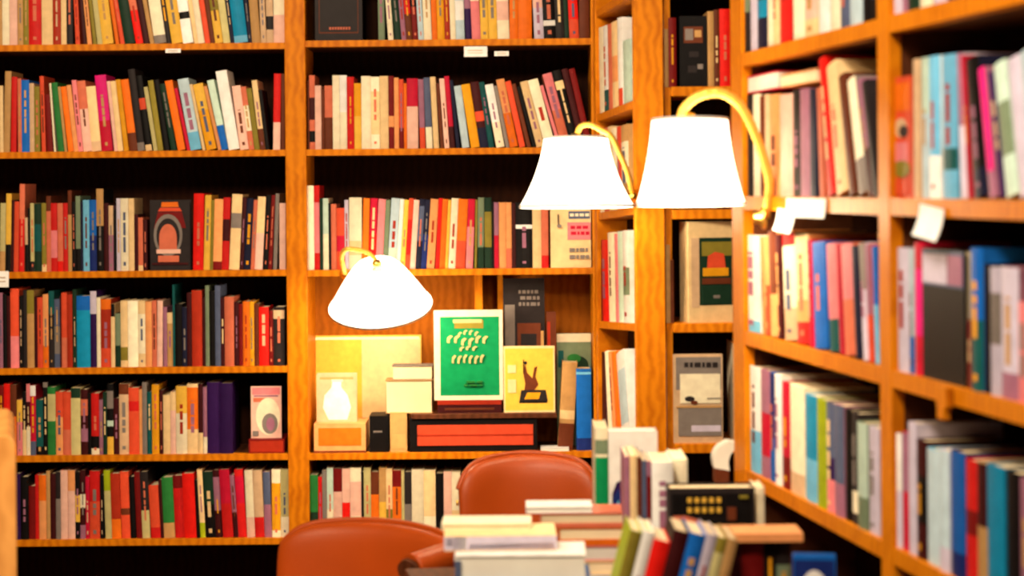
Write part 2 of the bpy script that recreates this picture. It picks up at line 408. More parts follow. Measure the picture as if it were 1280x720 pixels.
# ------------------------------------------------------------------ right bookcase
sR = lambda x: 621 * (x - 260) / 669
def planpt(x): return ((x - 640) / sR(x), F / sR(x))
RT = Line(*planpt(915), *planpt(1105))
RZ = {'A': ZC + .264, 'B': ZC - .024, 'C': ZC - .296, 'D': ZC - .576, 'E': ZC - .86}
right = empty('bookcase', RT.pt(0, 0, 0), 0, 'tall orange wooden bookcase running along the right side', 'bookcase')
tp = lambda px: RT.t(px, 300)
RD = .23; REND = RT.t(1400, 300)
POSTS = [(RT.t(915, 300), RT.t(929, 300)), (RT.t(1098, 300), RT.t(1112.5, 300)), (REND, REND + .02)]
for i, (a, b) in enumerate(POSTS):
    part(slab(RT, a, b, 0, .022, 2.5, 2.5, 2.5, W_SHELF), 'upright', right, bevel=.002, rz=RT.rz)
    part(slab(RT, a + .001, b - .001, .0225, RD, 2.5, 2.5, 2.5, W_DARK), 'side_panel', right, 'inner side panel darkened for interior shade', rz=RT.rz)  # interior shade put into the panel colour behind the orange face strip
for k, z in RZ.items():
    for (a, b) in ((POSTS[0][1], POSTS[1][0]), (POSTS[1][1], POSTS[2][0])):
        part(slab(RT, a + .0005, b - .0005, .030, RD - .011, z, z, .027, W_DARK, slab(RT, a + .0005, b - .0005, .001, .030, z, z, .027, W_SHELF)), 'shelf', right, rz=RT.rz)  # dark board colour carries the shade behind the orange edge
for z in (2.12, .12, .40):
    for (a, b) in ((POSTS[0][1], POSTS[1][0]), (POSTS[1][1], POSTS[2][0])):
        part(slab(RT, a + .0005, b - .0005, .001, RD - .011, z, z, .027, W_SHELF), 'shelf', right, rz=RT.rz)
part(slab(RT, POSTS[0][0], POSTS[2][1], RD + .0005, RD + .01, 2.5, 2.5, 2.5, W_BACK_SHADED), 'back_panel', right, rz=RT.rz)

# ==================================================================== ROWS: "right edge, top, colour, lean of the top" in photo pixels
H1 = '-30'
L1 = """3 -28 tan;12 -34 ivory;22 -30 pale_pink;29 -27 tan;36 -33 olive;52 -35 red;66 -30 cream;76 -28 brick_red;83 -33 cream;91 -30 dark_grey;
100 -32 coral -5;108 -30 maroon -7;115 -34 peach -8;121 -30 olive -9;128 -26 pale_green -9;142 -33 yellow -10;149 -31 orange -12;156 -28 coral -13;169 -34 dark_green -14;
179 -30 salmon+bright_red@0-.5 -14;187 -32 maroon -14;193 -28 tan -14;208 -31 ivory+grey@0-.12 -12;214 -34 dark_grey -12;229 -30 yellow -12;242 -33 white+black@.35-.45 -12;248 -29 cream -12;
256 -31 ivory -12;263 -30 coral -12;269 -33 brown -12;279 -28 yellow+olive@.5-.7 -11;288 -32 pale_green -11;293 -30 navy -10;310 -34 turquoise+sky_blue@.0-.1 -10;315 -29 navy -8;326 -31 tan -6;333 -33 beige -3;342 -30 beige+dark_grey@.2-.4 -1;356 -34 pale_pink+ivory@.4-.8 0"""
L2 = """4 107 cream;12 89 tan 3;20 96 red 2;27 98 salmon;37 100 blue;43 104 beige;50 108 olive;57 95 coral -2;66 118 dark_red -3;70 104 ivory -7;80 103 green -8;84 108 tan -8;92 108 orange -9;
98 106 peach -9;104 100 pink -8;115 101 salmon+pale_pink@0-.6 -8;127 108 cream+beige@.0-.15 -7;141 94 magenta+crimson@0-.4 -8;147 101 pale_pink -9;154 101 cream -9;161 99 mustard -10;172 99 orange+brown@0-.25 -11;
181 86 dark_grey+grey@0-.1 -12;190 94 black+coral@.55-.7+cream@0-.08 -12;197 108 pale_green -12;204 100 olive -12;212 99 black -13;221 104 dark_green -14;232 100 orange -16;238 109 crimson -16;
252 98 pale_blue+sky_blue@0-.25 -16;257 104 cream -16;271 104 mustard+yellow@.6-1 -17;277 106 peach -18;286 99 mint+blue@0-.35 -18;300 88 white -16;311 107 pale_pink -10;318 108 salmon+ivory@.3-.7 -10;325 110 olive -10;332 100 cream+brown@0-.3 -10;337 112 black -9;341 gap;350 92 red+pale_pink@0-.36 2;356 92 brown 1"""
L3 = """6 254 pale_green+tan@0-.3 2;13 242 yellow+black@0-.35 2;17 250 maroon 2;23 252 coral 2;30 230 salmon+red@0-.6 2;35 272 beige+black@0-.5;38 260 black;43 254 pale_green+dark_grey@0-.15;52 255 dark_green+teal@.3-.7;58 254 olive+cream@0-.1;
64 245 brown+salmon@0-.8;72 254 red+pink@.2-.6;79 254 salmon+bright_red@0-.15;85 254 red;90 238 brown+tan@0-.7;95 252 black;101 245 grey_green+black@0-.3;104 252 navy;112 250 sky_blue;121 250 blue+dark_blue@0-.5;
130 236 black+tan@.55-1;136 254 maroon;142 257 mauve+beige@.55-1;146 262 black;151 248 lavender;161 248 ivory;168 248 cream;173 268 maroon;179 272 salmon+cream@0-.1;184 275 maroon"""
L3b = """254 242 bright_red 2;262 244 yellow 3;266 250 olive 3;277 249 peach+dark_red@0-.12 3;286 247 red+maroon@.4-.7 3;299 243 cream+grey@.55-.75 5;304 247 maroon 6;313 248 navy 6;318 250 salmon 7;328 246 pale_pink+cream@.5-1 8;335 244 black 8;340 244 dark_red 8;346 242 grey 7;357 254 pale_pink 3"""
L4 = """4 366 mauve;9 368 black;13 370 maroon;24 361 coral+pink@0-.4;29 370 black;34 363 dark_grey;43 363 tan+olive@.7-1;47 371 maroon;54 372 coral;61 368 peach+orange@0-.3;68 364 teal+dark_grey@0-.7;75 374 slate+grey@.2-.6;77 370 maroon;
84 366 coral+salmon@0-.4;91 368 brick_red;96 362 dark_green;113 370 turquoise+blue@.8-1;121 364 purple+lavender@.7-1;126 372 ivory;139 374 brick_red+coral@0-.28+orange@.85-1;144 380 cream+black@.8-1;151 392 dark_green+grey_green@.4-1;
160 376 cream+olive@.1-.3;173 376 ivory;182 376 cream+ivory@.2-.8;190 377 peach;196 376 salmon;203 376 pale_pink 1;209 384 mauve;216 391 tan+cream@.8-1;219 356 teal;228 380 black;234 384 navy;240 366 maroon;253 363 brick_red;257 372 maroon;
262 357 grey_green;269 364 black;276 357 slate;281 372 maroon;293 371 salmon;299 378 maroon;304 380 dark_red;312 377 orange;318 377 mustard;324 380 brown;336 384 bright_red;342 388 dark_red;356 384 dark_grey+beige@.8-.95"""
L5 = """5 482 dark_red;13 480 bright_red;21 481 brown+orange@0-.55;28 500 pink+yellow@.6-1;33 490 black+cream@0-.4;38 480 maroon+ivory@0-.4+pink@.75-1;45 482 crimson+white@.85-1+slate@0-.2;54 500 teal+black@0-.15;60 478 black+grey@.93-1;70 484 green+pale_green@.5-.9;
79 490 coral+peach@0-.6;89 490 coral+salmon@0-.4;101 485 pale_green+dark_green@.85-1;110 487 maroon+salmon@.6-.85+mauve@.2-.4;114 492 black;124 492 red+black@.1-.3+ivory@0-.1;129 500 mauve;134 490 dark_green;
142 480 black+yellow@0-.25+mint@.4-.48+grey@.65-.9;149 498 maroon;161 480 beige+brown@.85-1;174 485 coral+red@.65-.8;178 487 peach;184 478 grey;190 490 teal;199 481 mustard;204 488 maroon;213 494 cream;220 490 pale_pink+cream@.7-1;234 483 yellow+ivory@0-.6;
248 480 cream+orange@.35-.95;254 480 maroon+cream@0-.3;259 484 mauve+ivory@0-.25;275 478 purple;291 479 purple"""
L6 = """26 592 purple;36 596 black;44 608 dark_red;49 594 red;58 594 peach+orange@.6-1;63 589 tan;70 592 maroon;76 590 grey+dark_grey@.6-1;85 588 pink+pale_pink@0-1;94 588 pale_pink+peach@.7-1;100 590 black+yellow@.25-.65;107 588 maroon+ivory@.45-.65+mauve@0-.2;112 596 crimson;
125 589 coral+red@.55-1;130 594 black;140 588 lime+pale_green@0-.7 -2;152 592 brick_red+orange@0-.3 -2;163 590 coral+brown@.35-.45 -2;170 596 black -2;178 590 dark_red -3;188 590 dark_grey+pale_green@0-.42 -3;201 607 red+coral@.2-1 -3;205 600 maroon -3;219 597 green+tan@0-.25 -3;
231 595 dark_red+red@0-.8 -3;246 592 bright_red -3;250 600 black -3;257 587 cream+lime@0-.22 -4;270 590 dark_green+black@0-.5 -4;278 588 maroon+mauve@.4-.9 -4;292 587 crimson+red@0-.5 -5;298 594 mauve+maroon@0-.4 -5;309 587 red+crimson@.5-.9 -5;
319 588 pale_pink+ivory@.3-1 -3;331 588 beige+red@0-.3 -3;340 590 mauve+slate@.5-1 -2;351 587 ivory+mustard@.1-.8;361 587 pale_green+ivory@0-.3"""
R1 = """481 -28 grey_green -8;492 -31 ivory -7;502 -33 dark_green -7;508 -29 mauve -6;516 -31 brown+red@.4-.7 -6;523 -34 black+dark_red@0-.5 -5;530 -30 pale_blue -4;540 -32 ivory -3;547 -29 orange -2;556 -32 mustard -2;563 -34 brick_red -2;570 -30 ivory -2;
581 -32 pale_blue+white@.3-.6 -2;590 -28 purple+mauve@.5-1 -3;601 -31 pink+ivory@.6-1 -3;611 -34 yellow -2;622 -31 pale_green+yellow@0-1 -2;637 -30 ivory+pale_pink@.3-.6 -2;648 -33 orange;665 -30 coral+orange@0-1;680 -29 pale_pink+lavender@.0-.5 -3;695 -33 black+white@.2-.28 -3;706 -30 dark_grey -3;712 -28 dark_green -3;724 -32 coral+bright_red@.3-1 -3;737 -30 brown"""
R2 = """387 100 brown;394 94 salmon+black@.1-.25+maroon@.4-.7;402 107 pale_pink;406 112 brown;416 107 salmon+brown@0-.5;425 94 ivory;434 94 white+ivory@.0-.5;443 96 red;452 104 mustard+yellow@0-.5;464 95 ivory;475 96 ivory+cream@.2-.8;486 95 cream;493 95 dark_red+peach@.3-.45;
499 97 peach;505 99 coral+dark_red@0-.3;509 104 orange;523 98 pale_pink+crimson@.6-1;532 99 mauve+coral@0-.3 -2;541 97 slate+ivory@0-.3 -3;549 96 cream -4;555 104 brown -5;562 98 pale_pink -6;569 95 crimson+maroon@0-.3 -7;575 100 navy -8;587 107 pale_blue -10;600 105 mustard -12;
611 102 maroon+coral@.4-.55+navy@0-.3 -12;618 102 teal -12;631 105 white+ivory@0-.4 -14;637 106 grey -15;648 98 peach+orange@0-.5 -17;657 100 coral -18;664 103 brown -19;671 106 black -20;681 100 cream -21;695 98 ivory -22;702 104 pink -23;714 90 salmon+pink@.5-1 -24;725 86 black+cream@.75-.86 -24;733 84 maroon -23;741 84 dark_red -22"""
R3 = """393 232 ivory;400 232 red+pink@.2-.8;404 248 dark_green;411 248 ivory+mint@.5-1;414 254 black;421 255 salmon;431 260 coral+crimson@.3-.55;436 250 lavender;452 247 ivory+cream@.2-.4 1;460 248 orange 3;469 248 crimson+bright_red@0-.5 4;478 249 pink 5;484 250 grey_green 5;495 248 mint+pale_blue@.3-1 6;500 249 white 6;
506 250 yellow 6;512 248 coral+red@.2-.7 6;519 250 pale_pink 6;526 249 navy+slate@.4-.9 6;533 250 navy+dark_blue@0-.5 6;543 249 peach 6;549 248 bright_red 5;556 249 orange 5;560 250 yellow 5;569 248 ivory 5;581 249 orange+coral@0-.4 5;591 249 crimson+pink@0-.6 4;596 250 olive 2;605 247 grey_green+dark_green@0-.3 1;
615 247 dark_green+olive@.3-.8;618 252 black;624 253 mauve+crimson@0-.5;633 253 peach;640 253 salmon+peach@.3-1;645 254 maroon;666 253 black+white@.6-.66;677 257 cream;686 257 salmon+red@0-.2"""
R6 = """398 594 green+dark_green@0-.4;403 596 red;409 588 grey;417 585 ivory+mint@.4-1;428 586 dark_red+pale_pink@0-.66;438 586 pale_pink+bright_red@0-.5;452 585 ivory+pale_pink@.3-.8;455 590 black;464 585 pale_green;474 590 brown+orange@.2-.65;483 585 yellow+tan@.5-1;491 586 cream+olive@0-.4;502 588 orange+dark_red@.75-1;
506 588 pale_green;515 590 dark_grey+grey@0-.5;530 587 ivory;545 588 ivory+cream@.3-1;555 592 black;565 590 pale_pink;576 590 cream+ivory@.4-1;586 592 maroon"""
cz = lambda z: (lambda t: z)
for n, (dat, yb, k) in {'top': (L1, 53, 1), 'second': (L2, 187, 2), 'third': (L3, 337, 3), 'fourth': (L4, 458, 4), 'fifth': (L5, 567, 5), 'sixth': (L6, 672, 6)}.items():
    px0 = {'sixth': 19}.get(n, -1)
    row(WALL, yb, px0, dat, n + ' shelf of left bay', cz(ZL[k]), end_px=357.5 if n != 'third' else 186, group='books on the %s shelf of the left bay' % n)
row(WALL, 337, 241, L3b, 'third shelf of left bay', cz(ZL[3]), end_px=357.5, group='books on the third shelf of the left bay')
row(WALL, 51, 473, R1, 'top shelf of middle bay', cz(ZR[1]), end_px=739, group='books on the top shelf of the middle bay')
row(WALL, 187, 384.5, R2, 'second shelf of middle bay', cz(ZR[2]), end_px=740, group='books on the second shelf of the middle bay')
row(WALL, 338, 384.5, R3, 'third shelf of middle bay', cz(ZR[3]), end_px=688, group='books on the third shelf of the middle bay')
row(WALL, 672, 387, R6, 'lowest shelf of middle bay', cz(ZR[6]), end_px=700, group='books on the lowest shelf of the middle bay')

# corner bookcase, side bay
tilt = -math.atan(SLOPE)
N = {'A': (136, "755 34 ivory;761 32 white+teal@0-.25;766 30 salmon;773 27 cream+peach@.3-.6;778 22 white+coral@0-.2;787 50 mint"),
     'B': (264, "754 166 ivory;760 160 salmon;766 158 cream;772 160 ivory;778 158 coral;787 156 tan+ivory@.3-.8"),
     'C': (402, "754 300 dark_red;761 300 bright_red;769 288 ivory;773 292 pink;780 285 mint;788 287 white+grey_green@.3-.6"),
     'D': (548, "757 440 maroon;764 435 ivory -3;770 436 peach -4;777 437 orange -5;788 438 white+pale_blue@.2-.8 -6")}
for k, (yb, dat) in N.items():
    row(NAR, yb, 748.5, dat, {'A': 'top', 'B': 'second', 'C': 'third', 'D': 'lowest'}[k] + ' shelf of corner side bay', nar_z(narrow_tops[k]), inset=.006, depth=.068, tilt=tilt, end_px=790,
        group='books in the side bay of the corner bookcase', hmax=.24)
# corner bookcase, front bay
row(FAC, 108, 831, "836 36 tan;846 22 maroon+dark_red@0-1", 'top shelf of corner front bay', cz(FZ['A']), end_px=848, group='books in the front bay of the corner bookcase')
row(FAC, 108, 885, "893 14 tan;900 12 brown;914 11 bright_red;926 12 crimson;940 15 brown", 'top shelf of corner front bay', cz(FZ['A']), end_px=960, group='books in the front bay of the corner bookcase')
row(FAC, 262, 896, "903 150 brown;912 148 maroon;924 150 dark_red", 'second shelf of corner front bay', cz(FZ['B']), end_px=960, group='books in the front bay of the corner bookcase')
row(FAC, 404, 831, "838.5 306 tan;843 325 brown", 'third shelf of corner front bay', cz(FZ['C']), end_px=845, group='books in the front bay of the corner bookcase')
row(FAC, 555, 919, "927 430 ivory -8;935 436 white -7", 'lowest shelf of corner front bay', cz(FZ['D']), end_px=960, group='books in the front bay of the corner bookcase', depth=.19)

# right bookcase
P0, P1 = 929.5, 1097.5; Q0 = 1113
RA1 = "937 -60 dark_grey+grey_green@.4-1;945 -60 lavender;957 -62 navy+turquoise@.32-.5;966 -60 ivory;974 -64 cream;989 -62 dark_red+red@0-1;1005 -66 ivory;1022 -66 cream+pale_pink@.2-.5;1036 -68 white;1049 -66 ivory;1061 -70 slate;1077 -72 pale_blue+blue@.4-.6;1087 -74 black;1097 -70 ivory+black@0-.3"
RA2 = "1126 -80 lavender;1135 -84 mauve;1150 -80 mint+dark_green@.0-.4;1166 -86 olive+ivory@0-.3;1184 -84 lavender;1200 -90 purple;1222 -90 slate;1245 -90 maroon;1280 -96 grey"
RB1 = "935 118 brown;941 120 dark_grey;950 118 ivory;955 120 brown;961 118 beige;974 118 peach;990 118 pale_pink;1001 112 black;1013 111 mauve;1021 111 navy;1030 110 salmon -4;1044 70 bright_red -12;1060 78 cream -13;1071 90 brown -14;1083 95 grey+ivory@.3-1 -15;1090 94 mauve+maroon@0-.4 -15;1097 96 dark_grey -15"
RB2 = "1150 74 beige;1162 72 mint+pale_blue@0-.6;1176 70 white+sky_blue@.3-1;1194 68 sky_blue+teal@.2-.35;1206 67 lavender+mauve@.5-1 -6;1214 68 crimson -8;1233 72 navy+black@.2-1 -10;1246 82 mauve+magenta@.2-1 -14;1256 86 purple -15;1272 76 mint+grey_green@.3-.7 -16;1290 70 lavender -16;1312 60 pale_blue -16"
RC1 = "949 294 white+sky_blue@0-.12 -3;955 296 tan -3;962 296 coral+peach@.5-1 -3;973 290 peach+brown@.4-1 -3;979 294 maroon -3;995 293 ivory+red@.88-1+beige@0-.3 -3;1012 296 peach+red@0-.2+cream@.4-1 -3;1018 300 crimson -3;1034 304 blue -3;1047 306 pink+teal@0-.3 -4;1054 306 crimson -5;1069 307 salmon+pink@.5-1 -5;1076 308 navy -5;1085 305 lavender+grey@.6-1 -5;1092 306 coral+mauve@.4-1 -5;1097.5 308 blue+sky_blue@0-.5 -4"
RC2 = "1136 310 lavender;1142 312 pale_blue+blue@0-.3;1153 303 crimson+magenta@.3-.8"
RC3 = "1214 400 dark_red;1229 310 blue+teal@0-.5;1236 330 black;1250 334 lavender+grey@.4-.8;1272 334 mauve+lavender@.2-1;1288 378 pink;1310 370 purple;1335 360 slate"
RD1 = "950 458 white+sky_blue@0-.4;961 462 mauve+crimson@.2-.6;969 466 blue+dark_blue@.4-1;977 468 white;988 478 crimson+dark_red@0-.3;1006 482 ivory+beige@0-.2;1021 494 sky_blue+turquoise@.4-1;1033 499 lime;1043 503 purple+pink@0-.3+slate@.5-1;1055 506 mauve+slate@.3-1;1063 512 black;1072 516 dark_grey+ivory@.1-.3;1085 528 grey_green+mint@.3-1;1097.5 534 lavender"
RD2 = "1128 540 lavender+white@.5-1;1135 540 crimson+mauve@.5-1;1145 528 lavender;1157 550 maroon+black@.3-.7;1175 562 sky_blue+pale_blue@0-1;1188 562 lavender+pale_blue@.2-1;1206 564 dark_blue+blue@.2-1;1221 575 red+dark_red@.4-.6;1234 578 tan+maroon@.5-1;1256 582 turquoise;1272 590 black;1292 600 mauve"
sh = 'of right bookcase'
for k, yb, px0, dat, w_, e in (('A', 66, P0, RA1, 'top shelf, far bay ' + sh, P1), ('A', 20, Q0, RA2, 'top shelf, near bay ' + sh, 1390),
        ('B', 249, P0, RB1, 'second shelf, far bay ' + sh, P1), ('B', 252, 1141, RB2, 'second shelf, near bay ' + sh, 1390),
        ('C', 440, P0, RC1, 'third shelf, far bay ' + sh, P1), ('C', 480, 1122, RC2, 'third shelf, near bay ' + sh, 1154), ('C', 520, 1208, RC3, 'third shelf, near bay ' + sh, 1390),
        ('D', 640, 936, RD1, 'lowest shelf, far bay ' + sh, P1), ('D', 720, 1114, RD2, 'lowest shelf, near bay ' + sh, 1390)):
    row(RT, yb, px0, dat, w_, cz(RZ[k]), inset=.010, depth=.17, end_px=e, group='books on the ' + w_, hmax=.262)

# ------------------------------------------------------------------ labels for the shelf books
BOOKS = BOOKS
SURE = {'lowest': 'lowest'}
def words(c): return c.replace('_', ' ')
ORD = ['', 'first', 'second', 'third', 'fourth', 'fifth', 'sixth', 'seventh', 'eighth', 'ninth', 'tenth', 'eleventh', 'twelfth']
rows = {}
for b in BOOKS: rows.setdefault(b['row'], []).append(b)
def look(b):
    s = words(b['col'])
    if b['bands']:
        n, p, q = b['bands'][0]
        if q - p > .05 and n != b['col']:
            pos = 'foot' if p < .02 else ('top' if q > .95 else 'band')
            if p < .02 and q > .75: s = words(n) + ' and ' + s
            else: s += ' with %s %s' % (words(n), pos)
    return s
used = {}
cands = []
for r, bs in rows.items():
    for j, b in enumerate(bs):
        L = look(b); c = []
        nm = 'thin' if b['w'] < .014 else ('thick' if b['w'] > .03 else '')
        base = ' '.join(x for x in (nm, L) if x)
        full = lambda a: a + ', ' + b['row']
        def mk(s):
            if ' with ' in s: a, z_ = s.split(' with ', 1); return a + ' book with ' + z_
            if ' and ' in s: return s + ' book'
            return s + ' book'
        c.append(full(mk(L)))
        lean = 'leaning ' if abs(b['l']) > .1 else ''
        c.append(full(lean + mk(base)))
        lf = words(bs[j-1]['col']) if j else None; rt = words(bs[j+1]['col']) if j + 1 < len(bs) else None
        if lf and rt: c.append(full('%s book between %s and %s ones' % (words(b['col']), lf, rt)))
        same = [q for q in bs if q['col'] == b['col']]; k = same.index(b) + 1; kk = len(same) + 1 - k
        if k <= kk: c.append(full('%s %s book from the left' % (ORD[k], words(b['col']))))
        else: c.append(full('%s %s book from the right' % (ORD[kk], words(b['col']))))
        cands.append((b, c))
from collections import Counter
cnt = Counter(x for b, c in cands for x in set(c))
for b, c in cands:
    for x in c:
        if cnt[x] == 1 and x not in used and len(x.split()) <= 16: break
    used[x] = 1
    tag(b['o'], x, 'book', b['group'])
def make_stuff(keep):
    from bpy_extras.object_utils import world_to_camera_view
    bpy.context.view_layer.update()
    def area_of(b):
        o = b['o']; P = []
        for x in (-b['w']/2, b['w']/2):
            for z in (0, b['h']):
                p = o.matrix_world @ Vector((x, 0, z)); k = F / p.y
                P.append((CX + p.x * k, CY + (ZC - p.z) * k))
        xs = [p[0] for p in P]; ys = [p[1] for p in P]
        x0, x1, y0, y1 = max(0, min(xs)), min(1280, max(xs)), max(0, min(ys)), min(720, max(ys))
        return max(0, x1 - x0) * max(0, y1 - y0)
    r = sorted(BOOKS, key=area_of, reverse=True); rest = r[keep:]
    V, Fc, Mi, Sm, mats = [], [], [], [], []
    for b in rest:
        o = b['o']; me = o.data
        if area_of(b) > 0:
            k = len(V); V += [tuple(o.matrix_world @ v.co) for v in me.vertices]
            for p in me.polygons:
                mt = me.materials[p.material_index]
                if mt not in mats: mats.append(mt)
                Fc.append(tuple(k + i for i in p.vertices)); Mi.append(mats.index(mt)); Sm.append(p.use_smooth)
        bpy.data.objects.remove(o); bpy.data.meshes.remove(me)
    me = bpy.data.meshes.new('thin_books'); me.from_pydata(V, [], Fc)
    for m in mats: me.materials.append(m)
    me.polygons.foreach_set('material_index', Mi); me.polygons.foreach_set('use_smooth', Sm); me.update()
    o = bpy.data.objects.new('thin_books', me); C.objects.link(o)
    tag(o, 'the many thinnest book spines filling gaps along all the shelves', 'books', None, 'stuff')

# ==================================================================== FACE-OUT BOOKS AND DISPLAY NICHE
def place_face(name, px0, px1, ytop, ybot, D, d, cover, marks, label, cat='book', lean=0.0, yaw=0.0, group=None, page='page', cname='cover', z=None, spine=None):
    p = at((px0 + px1) / 2, ybot, D); top = at((px0 + px1) / 2, ytop, D)
    if z is not None: p.z = z
    wd = (px1 - px0) / F * D; h = (top.z - p.z) / math.cos(lean)
    e = empty(name, p, 0, label, cat, group)
    e.rotation_euler = (-lean, 0, yaw)
    cb, pm = face_book(wd, h, d, cover, marks, page, spine=spine)
    cb.build(cname, e); pm.build('page_block', e)
    return e
# the brown album, top shelf middle bay
place_face('book', 394, 453, -42, 51, DB + .02, .03, 'dark_grey', [('r', (.08, .10, .92, .93), 'brown'), ('r', (.1, .12, .9, .91), 'dark_grey')] + [('r', (.30 + i*.058, .15, .34 + i*.058, .185), 'salmon') for i in range(8)],
           'dark brown cover facing out with small red title, top shelf of middle bay', z=ZR[1])
place_face('book', 188, 238, 250, 337, DB + .02, .025, 'dark_grey', [
    ('p', [(.30, .97), (.28, .90), (.72, .90), (.70, .97)], 'orange'), ('p', [(.26, .89), (.2, .84), (.8, .84), (.74, .89)], 'coral'), ('p', [(.2, .83), (.1, .6), (.9, .6), (.8, .83)], 'dark_red'),
    ('o', (.45, .5, .36, .30), 'grey'), ('o', (.45, .49, .29, .25), 'dark_grey'), ('o', (.45, .46, .22, .2), 'salmon'), ('r', (.23, .30, .67, .44), 'salmon'),
    ('r', (.16, .24, .76, .30), 'pale_pink'), ('r', (.2, .12, .72, .21), 'salmon'), ('r', (.05, .08, .95, .11), 'maroon')],
           'dark cover facing out with arched doorway picture, third shelf of left bay', z=ZL[3])
# pale portrait card on a red box, fifth shelf of the left bay
bx = MB(); p0 = at(312, 567, DB + .03); p1 = at(356.5, 548, DB + .03)
bx.box(p0.x, p1.x, DB + .012, DB + .15, ZL[5], p1.z, 'dark_red'); bx.box(p0.x + .004, p1.x - .004, DB + .0115, DB + .0121, ZL[5] + .004, p1.z - .004, 'brick_red')
tag(bx.build('box'), 'low dark red box under the pale portrait card, fifth shelf of left bay', 'box')
place_face('greeting_card', 314, 352, 483, 547, DB + .04, .008, 'pale_pink', [('r', (.04, .84, .96, .98), 'pink'), ('r', (.1, .8, .9, .83), 'mauve'), ('r', (.08, .7, .6, .78), 'salmon'), ('o', (.56, .42, .4, .36), 'ivory'), ('o', (.62, .28, .26, .2), 'grey'), ('o', (.64, .27, .14, .13), 'mauve'),
    ('r', (.05, .04, .25, .14), 'grey')], 'pale pink card with grey portrait standing on low red box', 'card', z=p1.z + .0002)
# white and pink cover beside the lamp, third shelf of the middle bay
place_face('book', 688.5, 739, 262, 338, DB + .02, .03, 'cream', [('r', (.45, .84, .98, .97), 'slate')] + lines(.47, .96, .86, .95, 1, 'ivory', 3) + [('r', (.42, .48, .99, .78), 'pink')] + lines(.46, .96, .54, .74, 2, 'crimson', 5) + lines(.45, .95, .12, .36, 2, 'grey', 8) + [('r', (.18, .72, .21, .92), 'dark_grey'), ('o', (.22, .72, .06, .03), 'grey')],
           'cream cover facing out with pink title band under the lit lamp', z=ZR[3])

# --- display niche
ZN = ZR[5]
place_face('poster', 392, 528, 419, 567, DB + .215, .006, 'yellow', [('r', (.45, .02, .99, .97), 'cream'), ('r', (0.02, .96, .98, .985), 'ivory')], 'large plain pale yellow poster board at back of niche under the lamp', 'poster', z=ZN, cname='board')
ob = MB(); a = at(393, 567, DB + .02); b = at(457, 529, DB + .02); ob.box(a.x, b.x, DB + .015, DB + .15, ZN, b.z, 'peach'); ob.box(a.x - .001, b.x + .001, DB + .014, DB + .151, ZN, ZN + .006, 'brown'); ob.box(a.x + .012, b.x - .012, DB + .0142, DB + .0151, ZN + .02, b.z - .012, 'orange')
tag(ob.build('box'), 'peach orange box under the jug picture in the display niche', 'box')
place_face('book', 396, 446, 467, 529, DB + .05, .03, 'beige', [('r', (.08, .88, .92, .93), 'tan'), ('p', [(.30, .05), (.16, .3), (.2, .55), (.38, .72), (.4, .84), (.62, .84), (.62, .72), (.78, .55), (.86, .3), (.76, .05)], 'white'), ('r', (.38, .83, .66, .88), 'ivory')],
           'beige cover with white jug picture standing on peach box', z=b.z + .0003)
dk = MB(); a = at(447, 520, DB + .06); b2 = at(462, 470, DB + .06)
dk.box(at(462, 567, DB + .02).x, at(486, 567, DB + .02).x, DB + .02, DB + .12, ZN, at(470, 520, DB + .02).z, 'black'); dk.box(at(467, 567, DB + .02).x, at(478, 567, DB + .02).x, DB + .0194, DB + .0201, ZN + .055, ZN + .06, 'grey')
tag(dk.build('box'), 'small black box between peach box and pale block in the niche', 'box')
pb = MB(); pb.box(at(488, 567, DB + .02).x, at(509, 567, DB + .02).x, DB + .02, DB + .14, ZN, at(480, 516, DB + .02).z, 'tan'); pb.box(at(490, 567, DB + .02).x, at(507, 567, DB + .02).x, DB + .0192, DB + .0201, ZN + .01, ZN + .05, 'peach')
o = pb.build('box'); tag(o, 'small pale peach block left of the long black box', 'box')

def lying(name, px0, px1, ytop, ybot, D, dep, cover, page, label, yaw=0.0, group=None, z=None, fore=True, cat='book', skew=0.0, spine=None):
    """book lying flat, its fore edge (or spine) towards the camera"""
    p = at((px0 + px1) / 2, ybot, D); zt_ = at((px0 + px1) / 2, ytop, D).z
    if z is not None: p.z = z
    th = zt_ - p.z; hw = (px1 - px0) / F * D / 2; c = min(.0022, th * .2)
    e = empty(name, p, yaw, label, cat, group)
    m = MB(); m.box(-hw, hw, 0, dep, 0, c, cover); m.box(-hw, hw, 0, dep, th - c, th, cover)
    if fore: m.box(-hw, hw, dep - c, dep, c, th - c, cover)
    else: m.box(-hw, hw, 0, c, c, th - c, spine or cover)
    m.build('cover', e)
    g = MB(); g.box(-hw + .003, hw - .003, .003 if fore else c, dep - (c if fore else .003), c, th - c, page); g.build('page_block', e)
    return e, zt_
zb = at(480, 512, DB + .04).z
# long black box with orange front carries the green book
bb = empty('box', at(608, 567, DB + .012), 0, 'long black box with orange front panel lying under the green book', 'box'); bb.location.z = ZN
wx0, wx1 = at(512, 567, DB + .012).x - bb.location.x, at(672, 567, DB + .012).x - bb.location.x; hb = at(600, 523, DB + .012).z - ZN
m = MB(); m.box(wx0, wx1, .004, .10, 0, hb, 'black'); m.build('body', bb, .002)
m = MB(); m.box(wx0 + .022, wx1 - .012, .001, .004, .018, hb - .018, 'coral'); m.box(wx0 + .022, wx1 - .012, .0006, .001, hb * .47, hb * .52, 'brick_red'); m.build('front_panel', bb)
pl = MB(); zp0 = ZN + hb; zp1 = at(600, 517, DB + .012).z
pl.box(at(514, 520, DB + .01).x, at(696, 520, DB + .01).x, DB + .008, DB + .118, zp0 + .0002, zp1, W_DARK); tag(pl.build('board', bevel=.001), 'thin dark wooden board lying across the long black box', 'board')
zp1 += .0003
lying('book', 482, 541, 475, 517, DB + .03, .08, 'tan', 'page', 'thick cream paged book lying left of the green book', z=zp1)[0]
